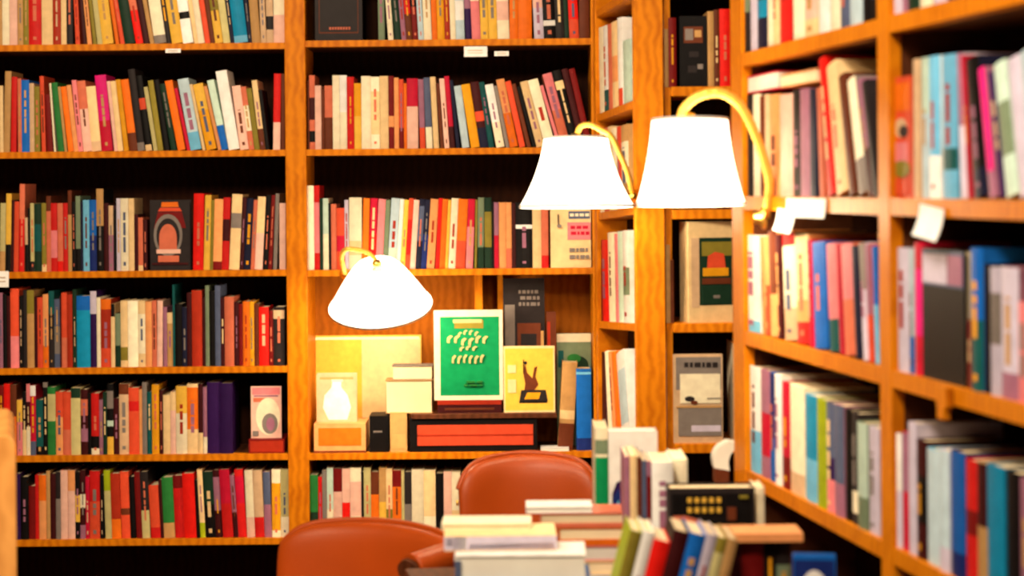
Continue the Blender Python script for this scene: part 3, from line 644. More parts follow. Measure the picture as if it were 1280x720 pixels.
e, _ = lying('book', 490, 541, 457, 474.6, DB + .035, .07, 'grey', 'page', 'grey book lying on top of the thick cream paged book'); 
# stand and green book
sd = MB(); a = at(547, 517, DB + .03); b = at(627, 500, DB + .03); sd.box(a.x, b.x, DB + .03, DB + .1, zp1, b.z, 'maroon'); sd.box(a.x, b.x, DB + .028, DB + .031, b.z - .012, b.z, 'brick_red'); sd.box(a.x + .02, b.x - .02, DB + .0285, DB + .031, zp1 + .008, zp1 + .014, 'brown')
tag(sd.build('display_stand'), 'low red and dark stand under the green book', 'stand')
gl = [('r', (.09, .05, .95, .93), 'emerald'), ('r', (.30, .80, .72, .89), 'olive'), ('r', (.28, .86, .70, .90), 'pale_green')]
def title(cy, x0, x1, n, hh, seed):
    rr = random.Random(seed); out = []; dx = (x1 - x0) / n
    for i in range(n):
        a = x0 + i * dx; t = rr.uniform(-.012, .02)
        out.append(('p', [(a + .008, cy - hh + t), (a + dx * .45, cy - hh + t - .008), (a + dx * .5, cy + t), (a + dx - .006, cy + hh + t), (a + dx * .55, cy + hh + t + .01), (a + .014, cy + hh * .6 + t)][::-1], 'pale_green'))
    return out
gl += title(.74, .34, .66, 4, .02, 1) + title(.66, .18, .80, 6, .035, 2) + title(.575, .36, .64, 3, .018, 3) + title(.46, .25, .74, 6, .038, 4) + lines(.42, .7, .15, .22, 2, 'green', 6)
place_face('book', 543, 629, 388, 500, DB + .035, .022, 'ivory', gl, 'green cover with gold lettering and cream border facing out on stand', z=b.z + .0003)
yl = [('r', (.03, .03, .97, .97), 'yellow'), ('r', (.30, .14, .85, .17), 'black'), ('p', [(.30, .17), (.34, .34), (.82, .34), (.86, .17)], 'dark_grey'), ('p', [(.40, .20), (.46, .30), (.72, .30), (.68, .20)], 'mustard'),
      ('p', [(.40, .34), (.42, .44), (.38, .6), (.42, .74), (.46, .6), (.56, .52), (.60, .68), (.66, .7), (.62, .54), (.68, .42), (.60, .34)], 'brown'), ('o', (.43, .75, .03, .025), 'dark_grey'), ('r', (.38, .6, .40, .80), 'black'),
      ('r', (.08, .6, .24, .72), 'cream'), ('r', (.08, .3, .24, .5), 'cream')]
place_face('book', 630, 694, 433, 517, DB + .03, .02, 'cream', yl, 'yellow cover with small dark figure drawing, right of green book', z=zp1)
gy = [('r', (.04, .05, .28, .8), 'grey'), ('r', (.30, .72, .94, .95), 'dark_grey')] + lines(.36, .88, .78, .92, 3, 'grey', 4) + [('r', (.34, .3, .9, .66), 'brown'), ('r', (.42, .36, .8, .58), 'dark_grey'), ('r', (.3, .06, .9, .2), 'slate'), ('r', (.9, .1, .97, .6), 'tan')]
place_face('book', 630, 682, 348, 517, DB + .10, .02, 'dark_grey', gy, 'dark grey photo cover standing behind the yellow cover', z=zp1)
place_face('book', 684, 696, 390, 517, DB + .10, .02, 'brown', [('r', (.1, .1, .4, .9), 'brick_red')], 'narrow brown book beside dark grey photo cover', z=zp1)
tl = [('r', (.0, .925, 1, 1), 'ivory'), ('r', (.04, .70, .2, .85), 'teal'), ('o', (.62, .72, .3, .08), 'dark_green'), ('o', (.75, .66, .25, .07), 'dark_green'), ('o', (.5, .78, .2, .04), 'green'), ('r', (.5, .4, .98, .66), 'dark_green')]
place_face('book', 697, 740, 417, 567, DB + .12, .02, 'grey_green', tl, 'pale teal leaf picture cover with cream top, right end of niche', z=ZN)
row(WALL, 567, 697, "716 453 tan+brown@0-.3+cream@.35-.45 7", 'display niche beside blue book', cz(ZN), inset=.03, depth=.08, end_px=740); 
tb = BOOKS[-1]; tag(tb['o'], 'tan book leaning right in front of pale teal cover', 'book', 'books in the display niche')
row(WALL, 567, 721, "740 461 blue+sky_blue@.93-.96+dark_blue@0-.15", 'display niche end', cz(ZN), inset=.02, depth=.09, end_px=741)
tag(BOOKS[-1]['o'], 'blue book at right end of display niche beside tan book', 'book', 'books in the display niche')
wp = MB(); a = at(676, 569, DB + .02); b = at(711, 569, DB + .02); wp.box(a.x, b.x, DB + .003, DB + .06, ZN + .0003, ZN + .008, 'page_white'); wp.box(a.x, b.x, DB + .002, DB + .06, ZN + .008, ZN + .010, 'white')
tag(wp.build('pamphlet'), 'small white pamphlet lying on the shelf above the farther chair', 'pamphlet')

# --- corner front bay, facing books
place_face('book', 850, 884, 20, 108, DF + .02, .03, 'black', [('r', (.15, .62, .85, .85), 'brown'), ('r', (.2, .66, .5, .82), 'grey'), ('r', (.55, .7, .8, .8), 'tan'), ('r', (.35, .42, .7, .5), 'dark_grey'), ('r', (.3, .2, .62, .3), 'dark_grey'), ('r', (.65, .25, .85, .32), 'grey')],
           'black cover with small photograph, top shelf of corner bookcase', z=FZ['A'])
place_face('book', 860, 918, 277, 404, DF + .025, .07, 'cream', [('r', (.24, .17, 1, .84), 'dark_green'), ('r', (.06, .15, .24, .84), 'beige'), ('r', (.30, .66, .98, .80), 'olive'), ('p', [(.42, .54), (.44, .66), (.6, .7), (.8, .68), (.84, .54)], 'coral'), ('r', (.32, .46, .9, .54), 'mustard'), ('r', (.3, .38, .95, .44), 'brown'), ('r', (.3, .18, .98, .36), 'dark_green'), ('r', (.55, .24, .7, .27), 'grey')],
           'thick cream boxed book with dark picture, third shelf of corner bookcase', yaw=R(14), z=FZ['C'])
place_face('book', 842, 904, 443, 555, DF + .02, .02, 'beige', [('r', (.06, .60, .97, .97), 'grey')] + lines(.2, .9, .83, .93, 1, 'dark_grey', 9) + [('r', (.14, .45, .95, .78), 'ivory'), ('r', (.1, .08, .97, .42), 'grey'), ('r', (.36, .13, .95, .20), 'lavender'), ('o', (.33, .5, .1, .03), 'dark_grey'), ('o', (.42, .46, .07, .02), 'brown'), ('r', (.06, .4, .97, .42), 'tan'), ('r', (.68, .5, .95, .51), 'grey')],
           'grey and cream cover facing out on lowest shelf of corner bookcase', z=FZ['D'])

# --- right bookcase: facing covers and lying books
def side_face(name, px0, px1, ybase, ytop, zs, d, cover, marks, label, inset=.012):
    t0, t1 = RT.t(px0, ybase, inset), RT.t(px1, ybase, inset); tm = (t0 + t1) / 2
    e = empty(name, RT.pt(tm, inset, zs), RT.rz, label, 'book', None)
    h = RT.z((px0 + px1) / 2, ytop, tm, inset) - zs
    cb, pm = face_book(abs(t1 - t0) - .001, h, d, cover, marks); cb.build('cover', e); pm.build('page_block', e); return e
side_face('book', 1116, 1141, 250, 96, RZ['B'], .02, 'coral', [('r', (.1, .72, .9, .95), 'orange'), ('o', (.45, .58, .3, .08), 'beige'), ('o', (.6, .55, .22, .05), 'dark_grey'), ('r', (.05, .3, .8, .46), 'pink'), ('o', (.5, .24, .4, .07), 'olive'), ('r', (.1, .03, .8, .16), 'coral')],
          'colourful orange picture cover beside the post, second shelf of right bookcase')
side_face('book', 1154, 1207, 500, 312, RZ['C'], .05, 'black', [('r', (.0, .72, .98, .99), 'slate'), ('r', (.02, .74, .6, .96), 'lavender'), ('r', (.62, .74, .96, .96), 'mauve')],
          'black cover with lavender upper band, third shelf of right bookcase near bay')
def side_lying(px0, px1, ybase, zs, th, dep, cover, page, label):
    t0, t1 = RT.t(px0, ybase, .01), RT.t(px1, ybase, .01)
    e = empty('book', RT.pt((t0 + t1) / 2, .01, zs), RT.rz, label, 'book', 'books lying on top of upright books'); hw = abs(t1 - t0) / 2; c = .002
    m = MB(); m.box(-hw, hw, 0, dep, 0, c, cover); m.box(-hw, hw, 0, dep, th - c, th, cover); m.box(-hw, hw, dep - c, dep, c, th - c, cover); m.build('cover', e)
    g = MB(); g.box(-hw + .002, hw - .002, .002, dep - c, c, th - c, page); g.build('page_block', e)
tops = [b for b in BOOKS if b['row'].startswith('second shelf, far bay')]
zt1 = max(b['o'].location.z + 0 for b in tops[:1]) * 0 + RZ['B'] + max(b['h'] for b in tops[:7])
zt2 = RZ['B'] + max(b['h'] for b in tops[7:11])
side_lying(934, 972, 118, zt1 + .0006, .034, .15, 'crimson', 'page_white', 'pink edged book lying flat above the lamp arm, right bookcase')
side_lying(975, 1020, 110, zt1 + .0006 if zt1 > zt2 else zt2 + .0006, .024, .14, 'peach', 'page', 'cream book lying flat on the upright books left of tall red one')

# ------------------------------------------------------------------ shelf tags
def shelf_tag(px0, px1, y0, y1, D, label, yaw=0.0, tiltx=0.0, roll=0.0, group='white shelf tags'):
    p = at((px0 + px1) / 2, y0, D); hw = (px1 - px0) / 2 / F * D; h = (y1 - y0) / F * D
    m = MB(); n = 6
    pts = [(-math.sin(i / n * 1.0) * .004, -h * i / n) for i in range(n + 1)]
    for (a, za), (b, zb_) in zip(pts[:-1], pts[1:]): m.prism([(-hw, a, za), (hw, a, za), (hw, b, zb_), (-hw, b, zb_)][::-1], (0, .0012, 0), CARD)
    for i in range(2): m.box(-hw * .7, hw * .6, -.0045, -.0040 + .001, -h * (.4 + .25 * i), -h * (.36 + .25 * i), 'beige')
    o = m.build('shelf_tag', fix=True); o.location = p; o.rotation_euler = (0, roll, yaw)
    return tag(o, label, 'tag', group)
shelf_tag(580, 609, 58, 71, DB - .004, 'larger white tag on top shelf edge of the middle bay')
shelf_tag(618, 636, 64, 70, DB - .004, 'small white tag on top shelf edge of the middle bay')
shelf_tag(207, 226, 61, 66, DB - .004, 'small pale tag on top shelf edge of the left bay')
shelf_tag(-8, 11, 339, 359, DB - .004, 'white tag on third shelf edge at left frame edge')
def side_tag(px0, px1, y0, y1, label, shear=0.0, out=.02):
    t0, t1 = RT.t(px0, y0, 0), RT.t(px1, y0, 0); z0 = RT.z((px0+px1)/2, y0, (t0+t1)/2); z1 = RT.z((px0+px1)/2, y1, (t0+t1)/2)
    m = MB(); hw = abs(t1 - t0) / 2; h = z0 - z1; n = 5
    for i in range(n):
        a, b = i / n, (i + 1) / n
        ya, yb = -.003 - out * a * a, -.003 - out * b * b
        m.prism([(-hw, ya, -h * a), (hw, ya, -h * a), (hw, yb, -h * b), (-hw, yb, -h * b)][::-1], (0, .0012, 0), CARD)
    o = m.build('shelf_tag', fix=True); o.location = RT.pt((t0 + t1) / 2, 0, z0); o.rotation_euler = (0, shear, RT.rz); tag(o, label, 'tag', 'white shelf tags')
side_tag(985, 1034, 248, 272, 'wide white tag on shelf edge beside the lamp arm', 0, .004)
side_tag(974, 995, 262, 290, 'drooping white tag beneath the wide one beside lamp arm', .05, .010)
side_tag(1152, 1182, 258, 298, 'drooping white tag on shelf edge of right bookcase near bay', .08, .012)
m = MB(); m.box(-.02, .02, -.012, -.0012, -.03, .0, W_SHELF); m.box(-.012, .012, -.014, -.002, -.048, -.03, W_SHELF)
o = m.build('shelf_bracket', bevel=.001); t_ = RT.t(1186, 515); o.location = RT.pt(t_, 0, RZ['C'] - .001); o.rotation_euler = (0, 0, RT.rz); tag(o, 'small orange wooden bracket under third shelf of right bookcase', 'bracket')

# ==================================================================== LAMPS
def spline(P, n=10):
    P = [Vector(p) for p in P]; Q = [P[0] * 2 - P[1]] + P + [P[-1] * 2 - P[-2]]; out = []
    for i in range(1, len(Q) - 2):
        for k in range(n):
            t = k / n; a, b, c, d = Q[i-1], Q[i], Q[i+1], Q[i+2]
            out.append(.5 * ((2*b) + (c-a)*t + (2*a-5*b+4*c-d)*t*t + (-a+3*b-3*c+d)*t**3))
    return out + [P[-1]]
def lamp(label, arm_pts, shade_top, r0, r1, hgt, tilt=(0, 0, 0), power=12, base=None, base_r=.02, arm_r=.008, prof=None):
    e = empty('wall_lamp', arm_pts[0], 0, label, 'lamp', 'shelf lamps with white shades'); O = Vector(arm_pts[0])
    m = MB(); sp = spline(arm_pts, 12); m.tube([p - O for p in sp], [arm_r * (1 + .18 * math.sin(i * 1.9) ** 8) for i in range(len(sp))], BRASS_SATIN, 14); m.build('arm', e)
    M = Matrix.Translation(Vector(shade_top) - O) @ Matrix.Rotation(tilt[1], 4, 'Y') @ Matrix.Rotation(tilt[0], 4, 'X')
    n = 14; pr = []
    for i in range(n + 1):
        t = i / n; r = r0 + (r1 - r0) * (prof(t) if prof else (.35 * t + .65 * t * t)); pr.append((r, -hgt * t))
    pr = [(r, z) for r, z in pr]; inner = [(r - .0025, z) for r, z in reversed(pr)]
    m = MB(); m.lathe(pr + inner + [pr[0]], SHADE_GLOW, 44, M); m.build('lamp_shade', e, fix=True)
    m = MB(); m.lathe([(r0 + .001, .001), (r0 + .001, -.004), (r0 - .002, -.004)], CARD, 44, M); m.build('shade_trim', e); m = MB(); m.lathe([(r1 + .001, -hgt + .005), (r1 + .0015, -hgt - .001), (r1 - .002, -hgt - .001)], CARD, 44, M); m.build('shade_trim', e)
    m = MB()
    for k in range(3):
        a = k * 2.094; m.tube([M @ Vector((0, 0, -.01)), M @ Vector(((r0 - .002) * math.cos(a), (r0 - .002) * math.sin(a), -.003))], .0016, BRASS, 6)
    m.lathe([(.0, .012), (.010, .010), (.014, 0), (.014, -.03), (.011, -.034), (0, -.034)], BRASS, 16, M); m.build('lamp_holder', e)
    m = MB(); m.lathe([(0.001, -.034), (.012, -.036), (.022, -.055), (.026, -.072), (.022, -.09), (.012, -.101), (.001, -.104)], BULB_GLOW, 20, M); m.build('bulb', e)
    if base:
        m = MB(); Mb = Matrix.Translation(Vector(base[0]) - O) @ base[1]
        m.lathe([(0, 0), (base_r, 0), (base_r, .006), (base_r * .6, .012), (base_r * .45, .022), (0, .024)], BRASS, 20, Mb); m.build('mounting_plate', e)
    l = bpy.data.lights.new('bulb_light', 'POINT'); l.energy = power; l.color = (1, .78, .5); l.shadow_soft_size = .03
    lo = bpy.data.objects.new('bulb_light', l); C.objects.link(lo); lo.parent = e; lo.location = (M @ Vector((0, 0, -hgt - .004)))
    return e
D1 = 3.78
TB = RT.t(962, 262); pb0 = RT.pt(TB, -.004, 0)
ZA = lambda px, y, D: at(px, y, D)
q0 = Vector((pb0.x - .004, pb0.y, at(962, 272, pb0.y).z))
lamp('gold arm lamp with white shade fixed to the right bookcase', [q0, at(962, 232, D1 + .03), at(955, 200, D1 + .02), at(943, 165, D1), at(925, 132, D1), at(900, 116, D1), at(872, 121, D1), at(855, 136, D1), at(852, 150, D1)],
     at(862, 149, D1), .0715, .103, .163, (R(-2), R(0), 0), 9, (q0, Matrix.Rotation(R(-90), 4, 'Y')), .022, .0085)
D2 = 4.92
nb = NAR.pt(NAR.t(770, 240), -.006, 0); q2 = Vector((nb.x, nb.y, at(770, 245, nb.y).z))
q2 = Vector((at(791, 245, 5.035).x, 5.035, at(791, 245, 5.035).z))
lamp('gold arm lamp with wide white shade in front of the corner bookcase', [q2, at(784, 215, D2 + .06), at(772, 186, D2 + .02), at(764, 170, D2), at(752, 163, D2), at(738, 156, D2), at(726, 158, D2), at(720, 170, D2)],
     at(720, 172, D2), .079, .142, .172, (R(-2), 0, 0), 9, (q2, Matrix.Rotation(R(90), 4, 'X')), .018, .0065)
D3 = 5.30
q3 = Vector((at(432, 352, DB - .006).x, DB - .001, at(432, 343, DB).z))
lamp('low tilted white shade lamp glowing over the display niche', [q3, at(430, 338, D3 + .06), at(427, 322, D3 + .03), at(432, 312, D3), at(446, 312, D3), at(460, 316, D3), at(470, 325, D3)],
     at(471, 330, D3 - .02), .052, .138, .125, (R(22), R(-3), 0), 9, (q3, Matrix.Rotation(R(90), 4, 'X')), .016, .006, prof=lambda t: t ** .8)

# cream paper scroll at the end of the right bookcase
m = MB(); P = [at(918, 552, 4.115), at(905, 560, 4.115), at(899, 572, 4.115), at(900, 585, 4.115)]
sp = spline(P, 8)
for a, b in zip(sp[:-1], sp[1:]):
    m.prism([a + Vector((-.012, 0, 0)), b + Vector((-.012, 0, 0)), b + Vector((.02, 0, -.006)), a + Vector((.02, 0, -.006))], (0, .05, 0), 'page_white')
m.box(at(897, 585, 4.12).x - .006, at(911, 585, 4.12).x, 4.117, 4.16, at(900, 603, 4.12).z, at(900, 584, 4.12).z, 'brown')
# (a seated bundle: roll of cream paper with brown band standing on a stool-high parcel)
scr = m.build('paper_roll', fix=True); tag(scr, 'cream curled paper roll with brown band behind far end of right bookcase', 'paper roll')

# ==================================================================== CHAIRS
def leather_chair(label, cxp, ytop, D, wd, yaw=0.0, arms=True, seat_z=.46):
    p = at(cxp, ytop, D); ztop = p.z
    e = empty('armchair' if arms else 'leather_chair', (p.x, D, 0), yaw, label, 'chair', None)
    hw = wd / 2
    # curved padded back: superellipse outline, bent in plan
    nx, nz = 22, 18; m = MB(); H = ztop - (seat_z - .04); z0 = seat_z - .04
    def P(u, v, side):
        # u,v in -1..1 -> rounded rectangle
        k = 5.0
        # v=1 top ; width narrows to round corners at the top
        zz = z0 + H * (v + 1) / 2
        x = u * hw
        edge_x = max(0.0, abs(u)); 
        # round the top corners by lowering z with |u|
        zz = z0 + (zz - z0) * (1 - .055 * edge_x ** 2 - .12 * edge_x ** 9)
        bend = -.07 * (u * u)
        r = (1 - edge_x ** 8) * (1 - abs(v) ** 10)
        th = .012 + .026 * max(0, r) ** .5
        return Vector((x * (1 - .08 * (1 - (v + 1) / 2)), bend + side * th + .05 * (v + 1) / 2, zz))
    k = m.mi(LEATHER); idx = {}
    for s in (-1, 1):
        for i in range(nx + 1):
            for j in range(nz + 1):
                a, b = -1 + 2*i/nx, -1 + 2*j/nz
                a = math.sin(a * math.pi / 2); b = math.sin(b * math.pi / 2)
                idx[(s, i, j)] = len(m.v); m.v.append(tuple(P(a, b, s)))
    for s in (-1, 1):
        for i in range(nx):
            for j in range(nz):
                q = (idx[(s,i,j)], idx[(s,i+1,j)], idx[(s,i+1,j+1)], idx[(s,i,j+1)]); m.f.append(q if s < 0 else q[::-1]); m.m.append(k); m.smooth.append(True)
    rim = [(i, 0) for i in range(nx)] + [(nx, j) for j in range(nz)] + [(i, nz) for i in range(nx, 0, -1)] + [(0, j) for j in range(nz, 0, -1)]
    for a, b in zip(rim, rim[1:] + rim[:1]):
        m.f.append((idx[(-1,)+b], idx[(-1,)+a], idx[(1,)+a], idx[(1,)+b])); m.m.append(k); m.smooth.append(True)
    m.build('backrest', e, fix=True)
    m = MB(); m.tube([P(math.sin((-1 + 2*i/30)*math.pi/2) * 1.0, 1, 0) + Vector((0, 0, .002)) for i in range(31)], .0075, LEATHER, 8); m.build('piping', e)
    m = MB(); m.box(-hw * .98, hw * .98, -.47, -.09, seat_z - .08, seat_z, LEATHER); m.build('seat', e, .025)
    for x in (-1, 1):
        for y in (-.44, -.02):
            m = MB(); m.tube([(x * hw * .9, y, seat_z - .075), (x * hw * .94, y + (.02 if y > -.1 else 0), 0)], [.02, .014], W_DARK, 10); m.build('leg', e)
    if arms:
        for x in (-1, 1):
            m = MB(); az = .748 if x > 0 else .60; pts = spline([(x * hw * .96, -.05, az), (x * (hw + .004), -.10, az + .006), (x * (hw + .002), -.17, az + .004), (x * (hw - .008), -.23, az)], 6)
            m.tube(pts, .032, LEATHER, 14); m.build('armrest', e)
            m = MB(); q = Vector(pts[-1]); m.tube([q + Vector((0, -.001, 0)), q + Vector((0, -.012, -.003))], .026, W_DARK, 14); m.tube([q, (q.x, q.y, seat_z - .06)], .013, W_DARK, 8); m.build('arm_front', e)
    m = MB()
    for x in (-1, 1):
        c = P(x * .985, .80, 0); m.tube([c + Vector((x * .004, 0, 0)), c + Vector((x * .010, 0, 0))], .007, BRASS, 10)
    m.build('stud', e)
    return e
leather_chair('farther chestnut leather chair against the lowest shelf of the middle bay', 660, 570.5, 4.98, .35, R(2), False)
leather_chair('nearer chestnut leather armchair left of the book stacks', 470, 657, 4.5, .50, R(-30), True)

# ==================================================================== TABLE AND ITS BOOKS
TZ = .775
tbl = empty('table', (.22, 3.55, 0), R(8.7), 'dark wooden table carrying the stacks of books', 'table')
m = MB(); m.box(-.365, .245, -.66, .56, TZ - .03, TZ, W_DARK); m.build('tabletop', tbl, .004)
for x in (-.335, .215):
    for y in (-.62, .52):
        m = MB(); m.box(x - .022, x + .022, y - .022, y + .022, 0, TZ - .03, W_DARK); m.build('leg', tbl)
def stack(specs, group, zbase=TZ):
    z = zbase
    objs = []
    for (px0, px1, th, D, dep, cover, page, label, yaw, fore) in specs:
        xa, xb = (px0 - 640) / F * D, (px1 - 640) / F * D
        e = empty('book', ((xa + xb) / 2, D, z), yaw, label, 'book', group); hw = (xb - xa) / 2; c = .0022
        m = MB(); m.box(-hw, hw, 0, dep, 0, c, cover); m.box(-hw, hw, 0, dep, th - c, th, cover)
        if fore: m.box(-hw, -hw + c, 0, dep, c, th - c, cover)
        else: m.box(-hw, hw, 0, c, c, th - c, cover)
        m.build('cover', e); g = MB(); g.box(-hw + c, hw - .003, .003, dep - .003, c, th - c, page); g.build('page_block', e)
        z += th + .0003
    return z
# front-left stack: tops at y 645, 663, 692 with D about 3.75
def ztop(y, D): return ZC - (y - 233) / F * D
s1 = [(568, 735, .034, 3.34, .17, 'white', 'page_white', 'thick white book at the bottom of the nearest stack', 0, True),]
Z = [ztop(764, 3.40), ztop(728, 3.40), ztop(694, 3.40), ztop(669, 3.44), ztop(654, 3.50)]
def one(px0, px1, z0, z1, D, dep, cover, page, label, yaw=0, fore=True, group='books stacked on the table', extra=None):
    xa, xb = (px0 - 640) / F * D, (px1 - 640) / F * D
    e = empty('book', ((xa + xb) / 2, D, z0), yaw, label, 'book', group); hw = (xb - xa) / 2; c = .0026; th = z1 - z0 - .0003
    m = MB(); m.box(-hw, hw, 0, dep, 0, c, cover); m.box(-hw, hw, 0, dep, th - c, th, cover); m.box(-hw, -hw + c, 0, dep, c, th - c, cover) if fore else m.box(-hw, hw, 0, c, c, th - c, cover)
    for (a, b, y0, y1, col) in (extra or []): m.box(-hw + 2*hw*a, -hw + 2*hw*b, -.0006, .0002 if not fore else .004, th * y0, th * y1, col)
    m.build('cover', e); g = MB(); g.box(-hw + c, hw - .002, (.002 if fore else c), dep - .002, c, th - c, page); g.build('page_block', e); return e
one(580, 742, TZ + .0005, Z[0], 3.38, .17, 'lavender', 'page_white', 'lavender covered book hidden low in the left stack')
one(572, 736, Z[0], Z[1], 3.39, .17, 'blue', 'page_white', 'blue covered book low in the left stack')
one(564, 728, Z[1], Z[2], 3.40, .13, 'white', 'page_white', 'thick white book third from top of left stack', R(-1), True, extra=[(0, .05, .1, .8, 'slate')])
one(551, 692, Z[2], Z[3], 3.44, .12, 'cream', 'page_white', 'pinkish white book with blue mark, second in left stack', R(1), False, extra=[(.0, 1, .08, .95, 'lavender'), (.02, .08, .3, .9, 'dark_blue'), (.08, .2, .1, .95, 'white'), (.22, .98, .1, .5, 'pale_pink')])
one(548, 660, Z[3], Z[4], 3.50, .085, 'ivory', 'page', 'cream book on top of the left stack', R(-1))
# right-hand stack, a little farther
DZ = 3.72
Y = [ztop(y, DZ) for y in (742, 719, 702, 683, 660, 642, 634)]
one(722, 812, TZ + .0005, Y[0], DZ, .10, 'ivory', 'page', 'ivory book at the foot of the right stack', 0, True)
one(716, 806, Y[0], Y[1], DZ, .10, 'white', 'page_white', 'white book near the foot of the right stack', 0, True)
one(712, 800, Y[1], Y[2], DZ, .10, 'cream', 'page', 'cream book fifth from top of right stack', 0, True)
one(704, 796, Y[2], Y[3], DZ, .10, 'pink', 'page_white', 'pink covered book fourth from top of right stack', 0, True)
one(694, 790, Y[3], Y[4], DZ, .10, 'orange', 'page', 'orange covered book third from top of right stack', 0, True, extra=[(.0, 1, .0, .35, 'orange')])
one(671, 788, Y[4], Y[5], DZ, .10, 'salmon', 'page', 'salmon covered book second from top of right stack', 0, True, extra=[(.0, 1, .0, .3, 'salmon')])
one(654, 737, Y[5], Y[6], DZ, .08, 'white', 'page_white', 'white book on top of right stack', 0, True)

def tface(px0, px1, ytop, D, d, cover, marks, label, yaw=0, z=TZ + .0004, page='page_white', lean=0, spine=None, name='book'):
    xa, xb = (px0 - 640) / F * D, (px1 - 640) / F * D; h = ztop(ytop, D) - z
    e = empty(name, ((xa + xb) / 2, D, z), yaw, label, 'book', 'books standing on the table'); e.rotation_euler = (-lean, 0, yaw)
    cb, pm = face_book(xb - xa, h, d, cover, marks, page, spine=spine); cb.build('cover', e); pm.build('page_block', e); return e
def tspine(px0, px1, ytop, D, d, colour, label, lean=0.0, yaw=0.0, z=TZ + .0004):
    xa, xb = (px0 - 640) / F * D, (px1 - 640) / F * D; h = (ztop(ytop, D) - z) / math.cos(lean); wd = (xb - xa) * math.cos(lean)
    o = spine_book(wd, h, d, colour).build('book'); sg = 1 if lean > 0 else -1
    o.matrix_world = Matrix.Translation((xb if sg > 0 else xa, D, z)) @ Matrix.Rotation(yaw, 4, 'Z') @ Matrix.Rotation(lean, 4, 'Y') @ Matrix.Translation((-sg * wd / 2, 0, 0))
    return tag(o, label, 'book', 'books standing on the table')
# tall white book with green spine
# its spine faces the camera at 741-757, its cover turned half towards the camera
DT = 3.97
TG = tspine(741, 757, 536, DT, .15, 'ivory+emerald@.04-.80+grey_green@.82-.92+ivory@.80-.82', 'tall white book with green spine at the left rear of the table')
tface(757.5, 819, 540, DT + .002, .05, 'white', [('p', [(.07, .40), (.07, .56), (.16, .64), (.30, .66), (.42, .76), (.5, .76), (.5, .40)], 'purple'), ('p', [(.09, .42), (.09, .54), (.2, .6), (.3, .5), (.28, .42)], 'dark_blue'), ('p', [(.14, .42), (.13, .47), (.2, .52), (.24, .44)], 'sky_blue')], 'white cover with purple and blue shape behind the short spines')
for i, (a, b, y, colr, lb) in enumerate([(778, 784, 572, 'mauve', 'thin mauve spine left of the cream one, rear table row'), (784.3, 793, 571, 'cream+peach@0-.5', 'cream spine second in the rear table row'),
      (793.3, 799, 573, 'brown', 'thin brown spine in the rear table row'), (799.3, 805, 577, 'slate+lavender@0-.2', 'thin slate blue spine in the rear table row'), (805.3, 811, 578, 'mauve+dark_red@.4-.9', 'thin dark red spine beside the thick white one')]):
    tspine(a, b, y, 3.62, .15, colr, lb, lean=R(0))
tspine(811.3, 838, 579, 3.62, .15, 'white', 'thick white spine in the rear table row')
tspine(838.3, 856, 576, 3.66, .15, 'ivory', 'thick ivory book right of the thick white spine')
# black cover with lights
mk = [('r', (.04, .02, .97, .96), 'black')]
for r_ in range(2):
    for c_ in range(5): mk.append(('r', (.22 + .085 * c_ , .895 - .07 * r_, .265 + .085 * c_, .93 - .07 * r_), 'yellow'))
mk += [('r', (.68, .77, .78, .86), 'brown'), ('r', (.82, .925, .92, .945), 'olive'), ('p', [(.05, .70), (.05, .80), (.2, .80), (.5, .74), (.62, .70)], 'salmon')]
tface(832, 940, 612, 3.48, .06, 'dark_grey', mk, 'black cover with rows of yellow dots standing on the table', page='page')
tspine(941.5, 952, 612, 3.49, .09, 'ivory+salmon@.35-.62', 'cream and pink spine right of the black dotted cover')
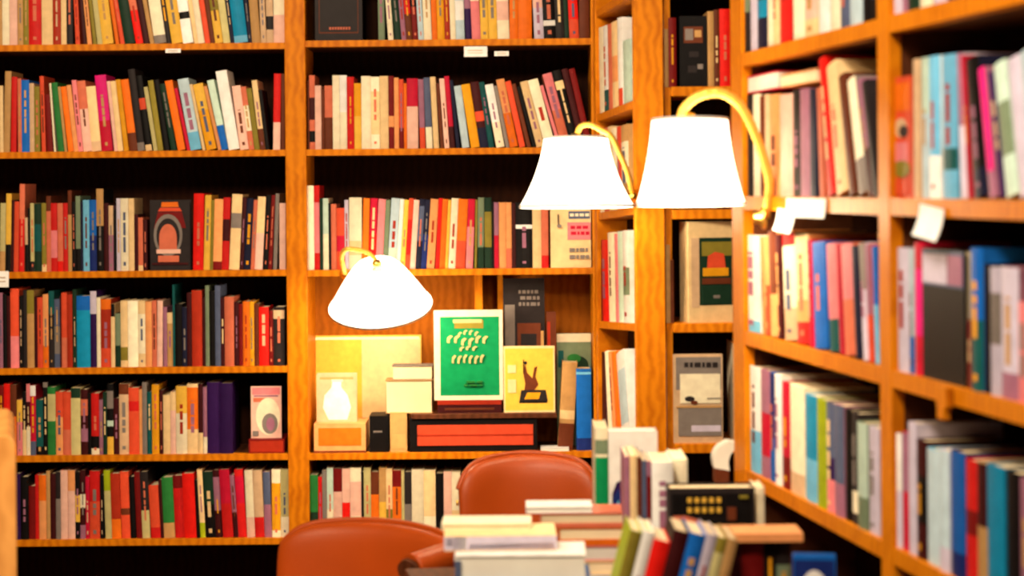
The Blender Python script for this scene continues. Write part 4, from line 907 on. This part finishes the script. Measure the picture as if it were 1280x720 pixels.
# front leaning row
x = 776; DFR = 3.05
for (wpx, col, lb, y) in [(16, 'lime+olive@0-1', 'olive green spine leaning at left of the front table row', 667), (15, 'white', 'white spine leaning beside the olive green one', 668), (22, 'bright_red+dark_red@.0-.3', 'red spine leaning in the front table row', 680),
      (20, 'black+maroon@.0-1', 'dark maroon spine leaning in the front table row', 668), (21, 'blue+sky_blue@.1-.4', 'bright blue spine leaning in the front table row', 672), (14, 'lavender', 'pale lavender spine leaning right of the blue one', 672), (13, 'olive+pale_green@.4-.9', 'olive yellow spine leaning near the dark books', 676), (13, 'tan', 'tan spine at right end of the leaning row', 678)]:
    tspine(x - 44, x - 44 + wpx, y, DFR, .13, col, lb, lean=R(14.5)); x += wpx + .6
# dark upright books carrying a flat book
zdk = ztop(690, 3.22)
for i, (a, b, colr, lb) in enumerate([(901, 922, 'maroon', 'dark maroon book under the flat peach one, leftmost'), (922.4, 950, 'dark_red+black@.1-.6', 'dark red and black book under the flat peach one'), (950.4, 966, 'black', 'black book under the flat peach one'), (966.4, 984, 'dark_grey+grey_green@.3-.8', 'dark grey book under right end of flat peach one')]):
    tspine(a, b, 678 + i * .01, 3.22, .13, colr, lb)
one(880, 1000, ztop(677.9, 3.22) + .0003, ztop(667, 3.22), 3.20, .085, 'peach', 'page', 'flat peach book lying across the dark upright books', 0, False, 'books standing on the table')
tface(987, 1040, 698, 2.98, .02, 'blue', [('r', (.03, .03, .97, .97), 'dark_blue'), ('o', (.5, .76, .3, .14), 'white'), ('p', [(.2, .2), (.25, .7), (.75, .7), (.8, .2)], 'pale_blue')], 'blue cover with white figure at right end of the table', yaw=R(-8), z=TZ + .0004)

# ------------------------------------------------------------------ honey wood counter end at the left frame edge
m = MB(); D = 3.6; a = at(-70, 545, D); b = at(19.5, 545, D)
m.prism([(a.x, D, 0), (b.x, D, 0), (b.x, D, b.z - .02), (b.x - .004, D, b.z - .008), (b.x - .014, D, b.z), (a.x, D, b.z + .004)], (-.115, .45, 0), W_PALE)
tag(m.build('counter', bevel=.002, fix=True), 'honey coloured wooden counter end at lower left edge', 'counter')

# ------------------------------------------------------------------ the thinnest spines, past the 300 largest books, become one object
others = sum(1 for o in C.objects if o.get('category') == 'book') - len([b for b in BOOKS])
make_stuff(300 - others)
print('OTHER BOOKS', others)
